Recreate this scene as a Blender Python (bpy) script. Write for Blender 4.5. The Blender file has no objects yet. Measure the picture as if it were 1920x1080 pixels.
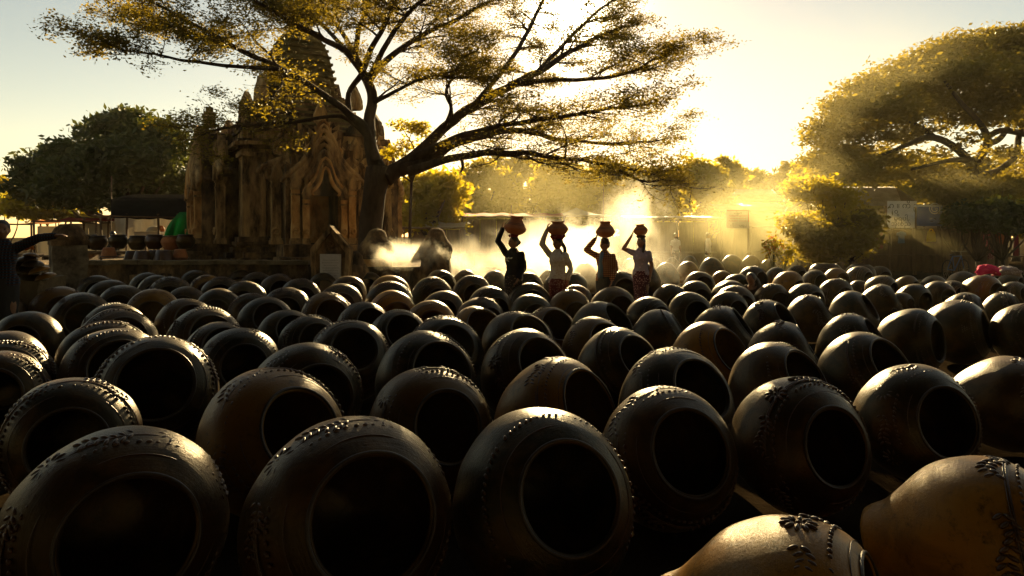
import bpy, math, random
import numpy as np
from mathutils import Vector, Matrix, Euler, noise

# ------------------------------------------------------------------ scene set-up
R = math.radians
SC = bpy.context.scene
COL = SC.collection
RND = random.Random(7)
F, CAMH, HORIZ = 1280.0, 1.55, 440.0       # focal length in photo pixels, eye height, horizon row

cam_d = bpy.data.cameras.new('camera')
cam_d.sensor_width = 36.0
cam_d.lens = 36.0 * F / 1920.0
cam_d.shift_y = -(540 - HORIZ) / 1920.0
cam_d.clip_start = 0.05
cam_d.clip_end = 2000
cam = bpy.data.objects.new('camera', cam_d)
cam.location = (0, 0, CAMH)
cam.rotation_euler = (R(90), 0, 0)
COL.objects.link(cam)
SC.camera = cam

SUN_AZ, SUN_EL = R(4.7), R(18.0)
SUNV = Vector((math.sin(SUN_AZ) * math.cos(SUN_EL), math.cos(SUN_AZ) * math.cos(SUN_EL), math.sin(SUN_EL)))

world = bpy.data.worlds.new('World')
SC.world = world
world.use_nodes = True
wn, wl = world.node_tree.nodes, world.node_tree.links
wn.clear()
w_out = wn.new('ShaderNodeOutputWorld')
w_bg = wn.new('ShaderNodeBackground')
w_bg.inputs['Strength'].default_value = 0.05
sky = wn.new('ShaderNodeTexSky')
sky.sky_type = 'NISHITA'
sky.sun_disc = False
sky.sun_elevation = SUN_EL
sky.sun_rotation = SUN_AZ
sky.air_density = 1.0
sky.dust_density = 0.2
sky.ozone_density = 0.5
w_tint = wn.new('ShaderNodeMix'); w_tint.data_type = 'RGBA'; w_tint.blend_type = 'MULTIPLY'
w_tint.inputs['Factor'].default_value = 1.0
w_tint.inputs['B'].default_value = (1.0, 0.77, 0.53, 1)
wl.new(sky.outputs['Color'], w_tint.inputs['A'])
# the aureole of the low sun in dusty air
w_tc = wn.new('ShaderNodeTexCoord')
w_dot = wn.new('ShaderNodeVectorMath'); w_dot.operation = 'DOT_PRODUCT'
w_dot.inputs[1].default_value = SUNV
wl.new(w_tc.outputs['Generated'], w_dot.inputs[0])
def wmath(op, a, b):
    n = wn.new('ShaderNodeMath'); n.operation = op
    for i, v in enumerate((a, b)):
        if v is None: continue
        if isinstance(v, (int, float)): n.inputs[i].default_value = v
        else: wl.new(v, n.inputs[i])
    return n.outputs[0]
w_cl = wmath('MAXIMUM', w_dot.outputs['Value'], 0.0)
g1 = wmath('MULTIPLY', wmath('POWER', w_cl, 9000.0), 600.0)
g2 = wmath('MULTIPLY', wmath('POWER', w_cl, 700.0), 90.0)
g3 = wmath('MULTIPLY', wmath('POWER', w_cl, 60.0), 0.3)
w_glow = wmath('ADD', wmath('ADD', g1, g2), g3)
w_gc = wn.new('ShaderNodeVectorMath'); w_gc.operation = 'SCALE'
w_gc.inputs[0].default_value = (1.0, 0.86, 0.55)
wl.new(w_glow, w_gc.inputs['Scale'])
w_add = wn.new('ShaderNodeVectorMath'); w_add.operation = 'ADD'
wl.new(w_tint.outputs['Result'], w_add.inputs[0])
wl.new(w_gc.outputs[0], w_add.inputs[1])
wl.new(w_add.outputs[0], w_bg.inputs['Color'])
wl.new(w_bg.outputs[0], w_out.inputs['Surface'])

sun_d = bpy.data.lights.new('sun', 'SUN')
sun_d.energy = 5.0
sun_d.angle = R(0.5)
sun_d.color = (1.0, 0.74, 0.36)
sun = bpy.data.objects.new('sun', sun_d)
sun.rotation_euler = SUNV.to_track_quat('Z', 'Y').to_euler()
sun.location = (0, 0, 30)
COL.objects.link(sun)

SC.view_settings.view_transform = 'Standard'
SC.view_settings.look = 'None'
SC.view_settings.gamma = 1.0
SC.view_settings.exposure = 1.8
SC.view_settings.use_curve_mapping = False
SC.render.engine = 'CYCLES'
SC.cycles.use_denoising = True
SC.cycles.max_bounces = 6
SC.cycles.diffuse_bounces = 2
SC.cycles.glossy_bounces = 2
SC.cycles.transmission_bounces = 2
SC.cycles.transparent_max_bounces = 8
SC.cycles.volume_bounces = 1
SC.cycles.sample_clamp_indirect = 4.0
SC.cycles.volume_step_rate = 2.0
SC.cycles.volume_max_steps = 128

HAZE_DENSITY = 0.0002

# ------------------------------------------------------------------ helpers
def P(px, py, d):
    """the point at distance d whose place in the photograph is (px, py)"""
    return Vector(((px - 960.0) / F * d, d, CAMH - (py - HORIZ) / F * d))

class MB:
    """collects shapes and links them as one mesh object"""
    def __init__(self): self.v = []; self.f = []
    def add(self, vs, fs):
        o = len(self.v); self.v += [tuple(p) for p in vs]
        self.f += [tuple(i + o for i in f) for f in fs]
    def box(self, c, s, rot=None, taper=1.0):
        hx, hy, hz = s[0] / 2, s[1] / 2, s[2] / 2
        vs = []
        for z, t in ((-hz, 1.0), (hz, taper)):
            for x, y in ((-hx, -hy), (hx, -hy), (hx, hy), (-hx, hy)):
                p = Vector((x * t, y * t, z))
                if rot is not None: p = rot @ p
                vs.append(p + Vector(c))
        self.add(vs, [(0, 3, 2, 1), (4, 5, 6, 7), (0, 1, 5, 4), (1, 2, 6, 5), (2, 3, 7, 6), (3, 0, 4, 7)])
    def tube(self, pts, rad, n=8, caps=True):
        pts = [Vector(p) for p in pts]
        if not hasattr(rad, '__len__'): rad = [rad] * len(pts)
        vs, fs = [], []
        prev = None
        for i, p in enumerate(pts):
            a = pts[max(i - 1, 0)]; b = pts[min(i + 1, len(pts) - 1)]
            t = (b - a)
            t = t.normalized() if t.length > 1e-9 else Vector((0, 0, 1))
            if prev is None:
                u = t.cross(Vector((0, 0, 1)))
                if u.length < 1e-3: u = t.cross(Vector((0, 1, 0)))
                u.normalize()
            else:
                u = prev - t * prev.dot(t)
                u = u.normalized() if u.length > 1e-6 else t.orthogonal().normalized()
            prev = u
            w = t.cross(u)
            for k in range(n):
                an = 2 * math.pi * k / n
                vs.append(p + (u * math.cos(an) + w * math.sin(an)) * rad[i])
        for i in range(len(pts) - 1):
            for k in range(n):
                a = i * n + k; b = i * n + (k + 1) % n
                fs.append((a, b, b + n, a + n))
        if caps:
            fs.append(tuple(range(n - 1, -1, -1)))
            fs.append(tuple(range((len(pts) - 1) * n, len(pts) * n)))
        self.add(vs, fs)
    def ell(self, c, r, rot=None, nu=10, nv=6):
        vs = [Vector((0, 0, -r[2]))]
        for j in range(1, nv):
            ph = -math.pi / 2 + math.pi * j / nv
            for k in range(nu):
                th = 2 * math.pi * k / nu
                vs.append(Vector((r[0] * math.cos(ph) * math.cos(th), r[1] * math.cos(ph) * math.sin(th), r[2] * math.sin(ph))))
        vs.append(Vector((0, 0, r[2])))
        if rot is not None: vs = [rot @ p for p in vs]
        c = Vector(c); vs = [p + c for p in vs]
        fs = []
        for k in range(nu):
            fs.append((0, 1 + (k + 1) % nu, 1 + k))
            for j in range(nv - 2):
                a = 1 + j * nu + k; b = 1 + j * nu + (k + 1) % nu
                fs.append((a, b, b + nu, a + nu))
            a = 1 + (nv - 2) * nu + k; b = 1 + (nv - 2) * nu + (k + 1) % nu
            fs.append((a, b, len(vs) - 1))
        self.add(vs, fs)
    def lathe(self, prof, c=(0, 0, 0), n=32, fn=None, closed=False):
        """prof: (r, z) from bottom to top"""
        vs, fs = [], []
        for i, (r, z) in enumerate(prof):
            for k in range(n):
                th = 2 * math.pi * k / n
                p = Vector((r * math.cos(th), r * math.sin(th), z))
                if fn: p = fn(p, th, i)
                vs.append(p + Vector(c))
        m = len(prof)
        for i in range(m if closed else m - 1):
            for k in range(n):
                a = i * n + k; b = i * n + (k + 1) % n
                i2 = (i + 1) % m
                fs.append((a, b, i2 * n + (k + 1) % n, i2 * n + k))
        self.add(vs, fs)
    def loft(self, rings, n=20, caps=True):
        """rings: (x, y, z, rx, ry)"""
        vs, fs = [], []
        for (x, y, z, rx, ry) in rings:
            for k in range(n):
                th = 2 * math.pi * k / n
                vs.append((x + rx * math.cos(th), y + ry * math.sin(th), z))
        for i in range(len(rings) - 1):
            for k in range(n):
                a = i * n + k; b = i * n + (k + 1) % n
                fs.append((a, b, b + n, a + n))
        if caps:
            fs.append(tuple(range(n - 1, -1, -1)))
            fs.append(tuple(range((len(rings) - 1) * n, len(rings) * n)))
        self.add(vs, fs)
    def prism(self, outline, y0, y1):
        """outline in x, z; extruded along y"""
        n = len(outline)
        vs = [(x, y0, z) for x, z in outline] + [(x, y1, z) for x, z in outline]
        fs = [tuple(range(n)), tuple(range(2 * n - 1, n - 1, -1))]
        for k in range(n):
            a, b = k, (k + 1) % n
            fs.append((a, a + n, b + n, b))
        self.add(vs, fs)
    def sheet(self, fn, nu, nv, thick=0.0):
        """a grid of points fn(u, v), given thickness along its own normal"""
        g = [[Vector(fn(i / nu, j / nv)) for i in range(nu + 1)] for j in range(nv + 1)]
        vs = [p for row in g for p in row]
        w = nu + 1
        fs = [(j * w + i, j * w + i + 1, (j + 1) * w + i + 1, (j + 1) * w + i) for j in range(nv) for i in range(nu)]
        if thick:
            nn = (g[0][-1] - g[0][0]).cross(g[-1][0] - g[0][0]).normalized() * thick
            m = len(vs)
            vs += [p - nn for p in vs]
            fs += [tuple(m + q for q in reversed(f)) for f in list(fs)]
            edge = [i for i in range(w)] + [j * w + nu for j in range(1, nv + 1)] + [nv * w + i for i in range(nu - 1, -1, -1)] + [j * w for j in range(nv - 1, 0, -1)]
            for a, b in zip(edge, edge[1:] + edge[:1]):
                fs.append((a, a + m, b + m, b))
        self.add(vs, fs)
    def mesh(self, name, mat, smooth=True, M=None):
        me = bpy.data.meshes.new(name)
        vs = self.v
        if M is not None: vs = [tuple(M @ Vector(p)) for p in vs]
        me.from_pydata(vs, [], self.f)
        if smooth: me.polygons.foreach_set('use_smooth', [True] * len(me.polygons))
        if mat: me.materials.append(mat)
        me.validate(); me.update()
        return me
    def build(self, name, mat, parent=None, smooth=True, M=None, **kw):
        return link(name, self.mesh(name, mat, smooth, M), parent, **kw)

def link(name, me, parent=None, loc=None, rot=None, scale=None, label=None, cat=None, group=None, kind=None):
    o = bpy.data.objects.new(name, me)
    COL.objects.link(o)
    if parent is not None: o.parent = parent
    if loc is not None: o.location = loc
    if rot is not None: o.rotation_euler = rot
    if scale is not None: o.scale = scale
    tag(o, label, cat, group, kind)
    return o

def tag(o, label=None, cat=None, group=None, kind=None):
    if label: o['label'] = label
    if cat: o['category'] = cat
    if group: o['group'] = group
    if kind: o['kind'] = kind
    return o

def empty(name, label, cat, loc=(0, 0, 0), rz=0.0, group=None):
    o = bpy.data.objects.new(name, None)
    COL.objects.link(o)
    o.empty_display_size = 0.2
    o.location = loc
    o.rotation_euler = (0, 0, rz)
    return tag(o, label, cat, group)

def quads(name, cen, du, dv, mat, parent=None, **kw):
    """many leaf-sized diamond faces at once (numpy arrays)"""
    n = len(cen)
    vs = np.empty((n, 4, 3))
    vs[:, 0] = cen - du; vs[:, 1] = cen - dv * 1.0 + du * 0.15; vs[:, 2] = cen + du; vs[:, 3] = cen + dv + du * 0.15
    me = bpy.data.meshes.new(name)
    me.vertices.add(n * 4); me.vertices.foreach_set('co', vs.reshape(-1))
    me.loops.add(n * 4); me.loops.foreach_set('vertex_index', np.arange(n * 4, dtype=np.int32))
    me.polygons.add(n)
    me.polygons.foreach_set('loop_start', np.arange(0, n * 4, 4, dtype=np.int32))
    me.polygons.foreach_set('loop_total', np.full(n, 4, dtype=np.int32))
    me.materials.append(mat)
    me.update(); me.validate()
    return link(name, me, parent, **kw)

NPR = np.random.RandomState(5)
def leaf_axes(n, size, flat=0.5):
    a = NPR.normal(size=(n, 3)); a[:, 2] *= flat
    a /= np.linalg.norm(a, axis=1)[:, None] + 1e-9
    b = NPR.normal(size=(n, 3))
    b -= a * (a * b).sum(1)[:, None]
    b /= np.linalg.norm(b, axis=1)[:, None] + 1e-9
    s = (size * NPR.uniform(0.6, 1.4, n))[:, None]
    return a * s, b * s * 0.42

# ------------------------------------------------------------------ materials
def new_mat(name):
    m = bpy.data.materials.new(name); m.use_nodes = True
    nt = m.node_tree; nt.nodes.clear()
    out = nt.nodes.new('ShaderNodeOutputMaterial')
    b = nt.nodes.new('ShaderNodeBsdfPrincipled')
    nt.links.new(b.outputs[0], out.inputs['Surface'])
    return m, nt, b, out

def N(nt, typ, **kw):
    n = nt.nodes.new(typ)
    for k, v in kw.items():
        if hasattr(n, k): setattr(n, k, v)
        else: n.inputs[k].default_value = v
    return n

def ramp(nt, fac, stops):
    r = nt.nodes.new('ShaderNodeValToRGB')
    el = r.color_ramp.elements
    while len(el) < len(stops): el.new(0.5)
    for e, (p, c) in zip(el, stops):
        e.position = p; e.color = (*c, 1) if len(c) == 3 else c
    nt.links.new(fac, r.inputs[0])
    return r.outputs[0]

def mixc(nt, fac, a, b, mode='MIX'):
    n = nt.nodes.new('ShaderNodeMix'); n.data_type = 'RGBA'; n.blend_type = mode
    for sock, v in (('Factor', fac), ('A', a), ('B', b)):
        if isinstance(v, (int, float)): n.inputs[sock].default_value = v
        elif isinstance(v, tuple): n.inputs[sock].default_value = (*v, 1)
        else: nt.links.new(v, n.inputs[sock])
    return n.outputs['Result']

def rough_mat(name, c1, c2, scale=3.0, rough=0.85, bump=0.3, bscale=20.0, stretch=(1, 1, 1), spec=0.3, c3=None, dist=0.02, metal=0.0):
    """two- or three-tone weathered surface in object space"""
    m, nt, b, out = new_mat(name)
    tc = N(nt, 'ShaderNodeTexCoord')
    mp = N(nt, 'ShaderNodeMapping'); mp.inputs['Scale'].default_value = stretch
    nt.links.new(tc.outputs['Object'], mp.inputs[0])
    n1 = N(nt, 'ShaderNodeTexNoise', Scale=scale, Detail=8.0, Roughness=0.65)
    nt.links.new(mp.outputs[0], n1.inputs['Vector'])
    stops = [(0.35, c1), (0.65, c2)]
    if c3: stops = [(0.38, c1), (0.5, c2), (0.62, c3)]
    col = ramp(nt, n1.outputs['Fac'], stops)
    nt.links.new(col, b.inputs['Base Color'])
    b.inputs['Roughness'].default_value = rough
    b.inputs['Metallic'].default_value = metal
    b.inputs['Specular IOR Level'].default_value = spec
    n2 = N(nt, 'ShaderNodeTexNoise', Scale=bscale, Detail=8.0, Roughness=0.7)
    nt.links.new(mp.outputs[0], n2.inputs['Vector'])
    bp = N(nt, 'ShaderNodeBump', Strength=bump, Distance=dist)
    nt.links.new(n2.outputs['Fac'], bp.inputs['Height'])
    nt.links.new(bp.outputs[0], b.inputs['Normal'])
    return m

def glaze_mat():
    m, nt, b, out = new_mat('dark_glaze')
    oi = N(nt, 'ShaderNodeObjectInfo')
    tc = N(nt, 'ShaderNodeTexCoord')
    sp = N(nt, 'ShaderNodeSeparateColor'); nt.links.new(oi.outputs['Color'], sp.inputs[0])
    off = N(nt, 'ShaderNodeVectorMath', operation='ADD')
    sc = N(nt, 'ShaderNodeVectorMath', operation='SCALE'); sc.inputs['Scale'].default_value = 17.0
    nt.links.new(oi.outputs['Color'], sc.inputs[0])
    nt.links.new(tc.outputs['Object'], off.inputs[0]); nt.links.new(sc.outputs[0], off.inputs[1])
    tone = ramp(nt, sp.outputs[0], [(0.0, (0.004, 0.004, 0.002)), (0.35, (0.006, 0.005, 0.002)), (0.6, (0.011, 0.006, 0.002)), (0.85, (0.026, 0.010, 0.002)), (1.0, (0.27, 0.12, 0.009))])  # last stop holds sunlit gold painted into the glaze colour
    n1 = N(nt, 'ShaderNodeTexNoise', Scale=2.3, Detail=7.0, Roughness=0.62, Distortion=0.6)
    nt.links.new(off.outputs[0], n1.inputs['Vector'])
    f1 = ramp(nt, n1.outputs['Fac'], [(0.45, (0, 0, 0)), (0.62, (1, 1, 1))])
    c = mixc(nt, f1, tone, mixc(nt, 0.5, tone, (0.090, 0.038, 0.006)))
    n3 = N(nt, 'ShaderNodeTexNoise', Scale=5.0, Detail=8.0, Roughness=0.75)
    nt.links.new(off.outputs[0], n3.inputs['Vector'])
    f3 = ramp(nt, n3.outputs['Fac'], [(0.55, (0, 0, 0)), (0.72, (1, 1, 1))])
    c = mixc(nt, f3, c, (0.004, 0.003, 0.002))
    nt.links.new(c, b.inputs['Base Color'])
    # rings left by the wheel, fine scratches, pits
    mp = N(nt, 'ShaderNodeMapping'); mp.inputs['Scale'].default_value = (1.2, 1.2, 26)
    nt.links.new(off.outputs[0], mp.inputs[0])
    n2 = N(nt, 'ShaderNodeTexNoise', Scale=3.0, Detail=6.0, Roughness=0.7)
    nt.links.new(mp.outputs[0], n2.inputs['Vector'])
    n4 = N(nt, 'ShaderNodeTexNoise', Scale=26.0, Detail=6.0, Roughness=0.7)
    nt.links.new(off.outputs[0], n4.inputs['Vector'])
    add = N(nt, 'ShaderNodeMath', operation='ADD')
    nt.links.new(n2.outputs['Fac'], add.inputs[0]); nt.links.new(n4.outputs['Fac'], add.inputs[1])
    bp = N(nt, 'ShaderNodeBump', Strength=0.30, Distance=0.007)
    nt.links.new(add.outputs[0], bp.inputs['Height'])
    nt.links.new(bp.outputs[0], b.inputs['Normal'])
    rr = N(nt, 'ShaderNodeMapRange'); rr.inputs['To Min'].default_value = 0.24; rr.inputs['To Max'].default_value = 0.46
    nt.links.new(n3.outputs['Fac'], rr.inputs['Value'])
    nt.links.new(rr.outputs[0], b.inputs['Roughness'])
    b.inputs['Specular IOR Level'].default_value = 0.42
    b.inputs['Sheen Weight'].default_value = 0.06
    b.inputs['Sheen Roughness'].default_value = 0.35
    b.inputs['Sheen Tint'].default_value = (1.0, 0.72, 0.35, 1)
    b.inputs['Specular Tint'].default_value = (1.0, 0.78, 0.45, 1)
    return m

def leaf_mat(name, c1, c2, trans=(0.35, 0.28, 0.03), tf=0.45, scale=0.6):
    m, nt, b, out = new_mat(name)
    tc = N(nt, 'ShaderNodeTexCoord')
    n1 = N(nt, 'ShaderNodeTexNoise', Scale=scale, Detail=3.0)
    nt.links.new(tc.outputs['Object'], n1.inputs['Vector'])
    col = ramp(nt, n1.outputs['Fac'], [(0.35, c1), (0.65, c2)])
    nt.links.new(col, b.inputs['Base Color'])
    b.inputs['Roughness'].default_value = 0.6
    b.inputs['Specular IOR Level'].default_value = 0.3
    tr = N(nt, 'ShaderNodeBsdfTranslucent'); tr.inputs['Color'].default_value = (*trans, 1)
    mx = N(nt, 'ShaderNodeMixShader'); mx.inputs[0].default_value = tf
    nt.links.new(b.outputs[0], mx.inputs[1]); nt.links.new(tr.outputs[0], mx.inputs[2])
    nt.links.new(mx.outputs[0], out.inputs['Surface'])
    return m

def cloth_mat(name, col, pattern=None, c2=(0.5, 0.3, 0.3), scale=30.0, trans=0.0):
    m, nt, b, out = new_mat(name)
    tc = N(nt, 'ShaderNodeTexCoord')
    c = None
    if pattern == 'floral':
        vo = N(nt, 'ShaderNodeTexVoronoi', Scale=scale)
        nt.links.new(tc.outputs['Object'], vo.inputs['Vector'])
        f = ramp(nt, vo.outputs['Distance'], [(0.28, (1, 1, 1)), (0.36, (0, 0, 0))])
        c = mixc(nt, f, col, c2)
    elif pattern == 'plaid':
        outs = []
        for ax in ('X', 'Z'):
            w = N(nt, 'ShaderNodeTexWave', wave_type='BANDS', bands_direction=ax); w.inputs['Scale'].default_value = scale
            nt.links.new(tc.outputs['Object'], w.inputs['Vector'])
            outs.append(ramp(nt, w.outputs['Fac'], [(0.6, (0, 0, 0)), (0.75, (1, 1, 1))]))
        c = mixc(nt, outs[0], col, c2)
        c = mixc(nt, outs[1], c, (0.05, 0.02, 0.015))
    if c is None: b.inputs['Base Color'].default_value = (*col, 1)
    else: nt.links.new(c, b.inputs['Base Color'])
    b.inputs['Roughness'].default_value = 0.85
    b.inputs['Specular IOR Level'].default_value = 0.2
    n2 = N(nt, 'ShaderNodeTexNoise', Scale=14.0, Detail=4.0)
    nt.links.new(tc.outputs['Object'], n2.inputs['Vector'])
    bp = N(nt, 'ShaderNodeBump', Strength=0.5, Distance=0.02)
    nt.links.new(n2.outputs['Fac'], bp.inputs['Height']); nt.links.new(bp.outputs[0], b.inputs['Normal'])
    if trans:
        tr = N(nt, 'ShaderNodeBsdfTranslucent'); tr.inputs['Color'].default_value = (*col, 1)
        mx = N(nt, 'ShaderNodeMixShader'); mx.inputs[0].default_value = trans
        nt.links.new(b.outputs[0], mx.inputs[1]); nt.links.new(tr.outputs[0], mx.inputs[2])
        nt.links.new(mx.outputs[0], out.inputs['Surface'])
    return m

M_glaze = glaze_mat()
M_relief = rough_mat('relief_clay', (0.035, 0.013, 0.005), (0.085, 0.036, 0.012), 6, 0.36, 0.4, 60, spec=0.5, dist=0.004)
M_rim = rough_mat('rim_clay', (0.012, 0.007, 0.004), (0.05, 0.026, 0.010), 5, 0.45, 0.3, 50, spec=0.5, dist=0.004)
M_terra = rough_mat('terracotta', (0.30, 0.10, 0.035), (0.42, 0.17, 0.06), 6, 0.75, 0.25, 40, dist=0.004)
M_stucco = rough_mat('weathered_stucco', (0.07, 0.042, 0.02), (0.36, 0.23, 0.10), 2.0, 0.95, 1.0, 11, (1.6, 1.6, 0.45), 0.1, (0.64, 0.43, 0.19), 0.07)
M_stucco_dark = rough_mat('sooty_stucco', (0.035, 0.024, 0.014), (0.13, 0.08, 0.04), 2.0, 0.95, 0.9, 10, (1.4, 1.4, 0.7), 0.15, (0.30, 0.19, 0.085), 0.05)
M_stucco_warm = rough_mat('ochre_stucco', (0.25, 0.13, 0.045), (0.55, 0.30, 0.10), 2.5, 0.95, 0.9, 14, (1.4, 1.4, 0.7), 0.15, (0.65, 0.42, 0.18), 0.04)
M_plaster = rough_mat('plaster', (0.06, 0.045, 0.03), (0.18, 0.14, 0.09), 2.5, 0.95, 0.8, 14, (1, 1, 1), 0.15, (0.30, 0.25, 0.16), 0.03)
M_marble = rough_mat('marble_slab', (0.50, 0.47, 0.43), (0.66, 0.62, 0.56), 4, 0.6, 0.3, 30, dist=0.004)
M_moss = rough_mat('mossy_brick', (0.10, 0.085, 0.03), (0.20, 0.15, 0.06), 2.2, 0.95, 1.0, 12, (1, 1, 2.0), 0.15, (0.28, 0.24, 0.10), 0.06)
M_dirt = rough_mat('dirt', (0.014, 0.010, 0.006), (0.028, 0.019, 0.011), 0.8, 1.0, 0.6, 8, spec=0.0, dist=0.03)
M_bark = rough_mat('bark', (0.035, 0.022, 0.013), (0.09, 0.06, 0.035), 5, 0.9, 1.0, 18, (1, 1, 0.35), 0.2, dist=0.04)
M_wood = rough_mat('old_wood', (0.08, 0.05, 0.025), (0.16, 0.10, 0.05), 6, 0.85, 0.5, 30, (1, 1, 0.2))
M_tin = rough_mat('corrugated_tin', (0.18, 0.15, 0.11), (0.34, 0.30, 0.23), 3, 0.6, 0.3, 20, metal=0.3)
M_thatch = rough_mat('thatch', (0.10, 0.075, 0.04), (0.20, 0.15, 0.08), 5, 0.95, 1.0, 40, (1, 1, 0.3), dist=0.05)
M_tarp_dark = rough_mat('dark_tarpaulin', (0.010, 0.009, 0.008), (0.020, 0.017, 0.014), 2, 1.0, 0.5, 5, spec=0.0, dist=0.05)
M_tarp_green = cloth_mat('green_tarpaulin', (0.01, 0.22, 0.05), trans=0.35)
M_tarp_orange = cloth_mat('orange_awning', (0.55, 0.20, 0.03), trans=0.4)
M_tarp_yellow = cloth_mat('yellow_awning', (0.65, 0.45, 0.06), trans=0.45)
M_tarp_red = cloth_mat('red_awning', (0.35, 0.05, 0.03), trans=0.3)
M_tarp_olive = cloth_mat('faded_green_awning', (0.14, 0.20, 0.07), trans=0.3)
M_tarp_pale = cloth_mat('pale_awning', (0.45, 0.40, 0.30), trans=0.3)
M_blue = rough_mat('blue_banner', (0.05, 0.10, 0.28), (0.08, 0.15, 0.36), 2, 0.7, 0.2, 10)
M_sign = rough_mat('white_board', (0.62, 0.60, 0.54), (0.74, 0.72, 0.66), 1.5, 0.7, 0.1, 20)
M_ink = rough_mat('sign_ink', (0.05, 0.07, 0.05), (0.09, 0.10, 0.08), 5, 0.8, 0.0, 20)
M_ink_red = rough_mat('red_sign_ink', (0.50, 0.06, 0.04), (0.55, 0.10, 0.06), 5, 0.8, 0.0, 20)
M_ink_white = rough_mat('white_sign_ink', (0.7, 0.7, 0.65), (0.75, 0.75, 0.7), 5, 0.8, 0.0, 20)
M_yellow = cloth_mat('yellow_plastic', (0.75, 0.55, 0.02), trans=0.4)
M_pink = cloth_mat('pink_cloth', (0.75, 0.02, 0.12))
M_greycloth = cloth_mat('grey_cloth', (0.32, 0.26, 0.25), 'floral', (0.55, 0.5, 0.48), 25)
M_skin = rough_mat('skin', (0.20, 0.10, 0.055), (0.26, 0.135, 0.075), 8, 0.55, 0.1, 60, spec=0.4, dist=0.002)
M_hair = rough_mat('black_hair', (0.012, 0.010, 0.008), (0.03, 0.022, 0.016), 14, 0.45, 0.6, 60, (1, 1, 0.2), 0.5, dist=0.006)
M_eye = rough_mat('dark_eye', (0.01, 0.01, 0.01), (0.02, 0.02, 0.02), 5, 0.2, 0.0, 10)
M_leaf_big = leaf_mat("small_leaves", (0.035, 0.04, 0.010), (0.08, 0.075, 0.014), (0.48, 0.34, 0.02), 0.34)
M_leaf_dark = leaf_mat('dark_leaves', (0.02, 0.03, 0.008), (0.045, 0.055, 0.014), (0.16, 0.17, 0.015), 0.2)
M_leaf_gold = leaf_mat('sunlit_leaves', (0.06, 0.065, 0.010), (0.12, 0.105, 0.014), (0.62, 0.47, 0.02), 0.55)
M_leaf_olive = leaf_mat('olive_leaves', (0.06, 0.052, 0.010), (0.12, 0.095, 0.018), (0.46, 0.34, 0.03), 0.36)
M_flower_y = leaf_mat('yellow_flowers', (0.5, 0.35, 0.02), (0.7, 0.5, 0.03), (0.8, 0.6, 0.03), 0.4)
M_flower_r = leaf_mat('red_flowers', (0.45, 0.06, 0.02), (0.6, 0.12, 0.03), (0.7, 0.15, 0.03), 0.4)

# ------------------------------------------------------------------ ground
g = MB()
nx, ny = 60, 60
def gfn(u, v):
    x = (u - 0.5) * 500; y = -20 + v * 480
    k = 1.0 if y > 60 else 0.3
    return (x, y, 0.03 * k * (noise.noise(Vector((x * 0.3, y * 0.3, 0)))) - 0.02)
g.sheet(gfn, nx, ny)
g.build('ground', M_dirt, kind='structure')

# trodden strip of bare earth beyond the jars
g = MB()
g.sheet(lambda u, v: (4.5 + u * 14, 16.2 + v * 7, 0.02 + 0.012 * noise.noise(Vector((u * 9, v * 7, 3)))), 20, 10)
g.build('dirt_path', rough_mat('dry_earth', (0.10, 0.07, 0.03), (0.18, 0.13, 0.055), 1.2, 0.95, 0.5, 9), kind='structure')

# ------------------------------------------------------------------ haze and smoke
hz = MB(); hz.box((0, 55, 6.0), (190, 140, 14.5))
m_h = bpy.data.materials.new('haze_air'); m_h.use_nodes = True
nt = m_h.node_tree; nt.nodes.clear()
o_ = nt.nodes.new('ShaderNodeOutputMaterial'); pv = nt.nodes.new('ShaderNodeVolumePrincipled')
pv.inputs['Color'].default_value = (0.95, 0.86, 0.62, 1)
pv.inputs['Density'].default_value = HAZE_DENSITY
pv.inputs['Anisotropy'].default_value = 0.60
nt.links.new(pv.outputs[0], o_.inputs['Volume'])
hz.build('haze', m_h, smooth=False, kind='stuff')

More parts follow.
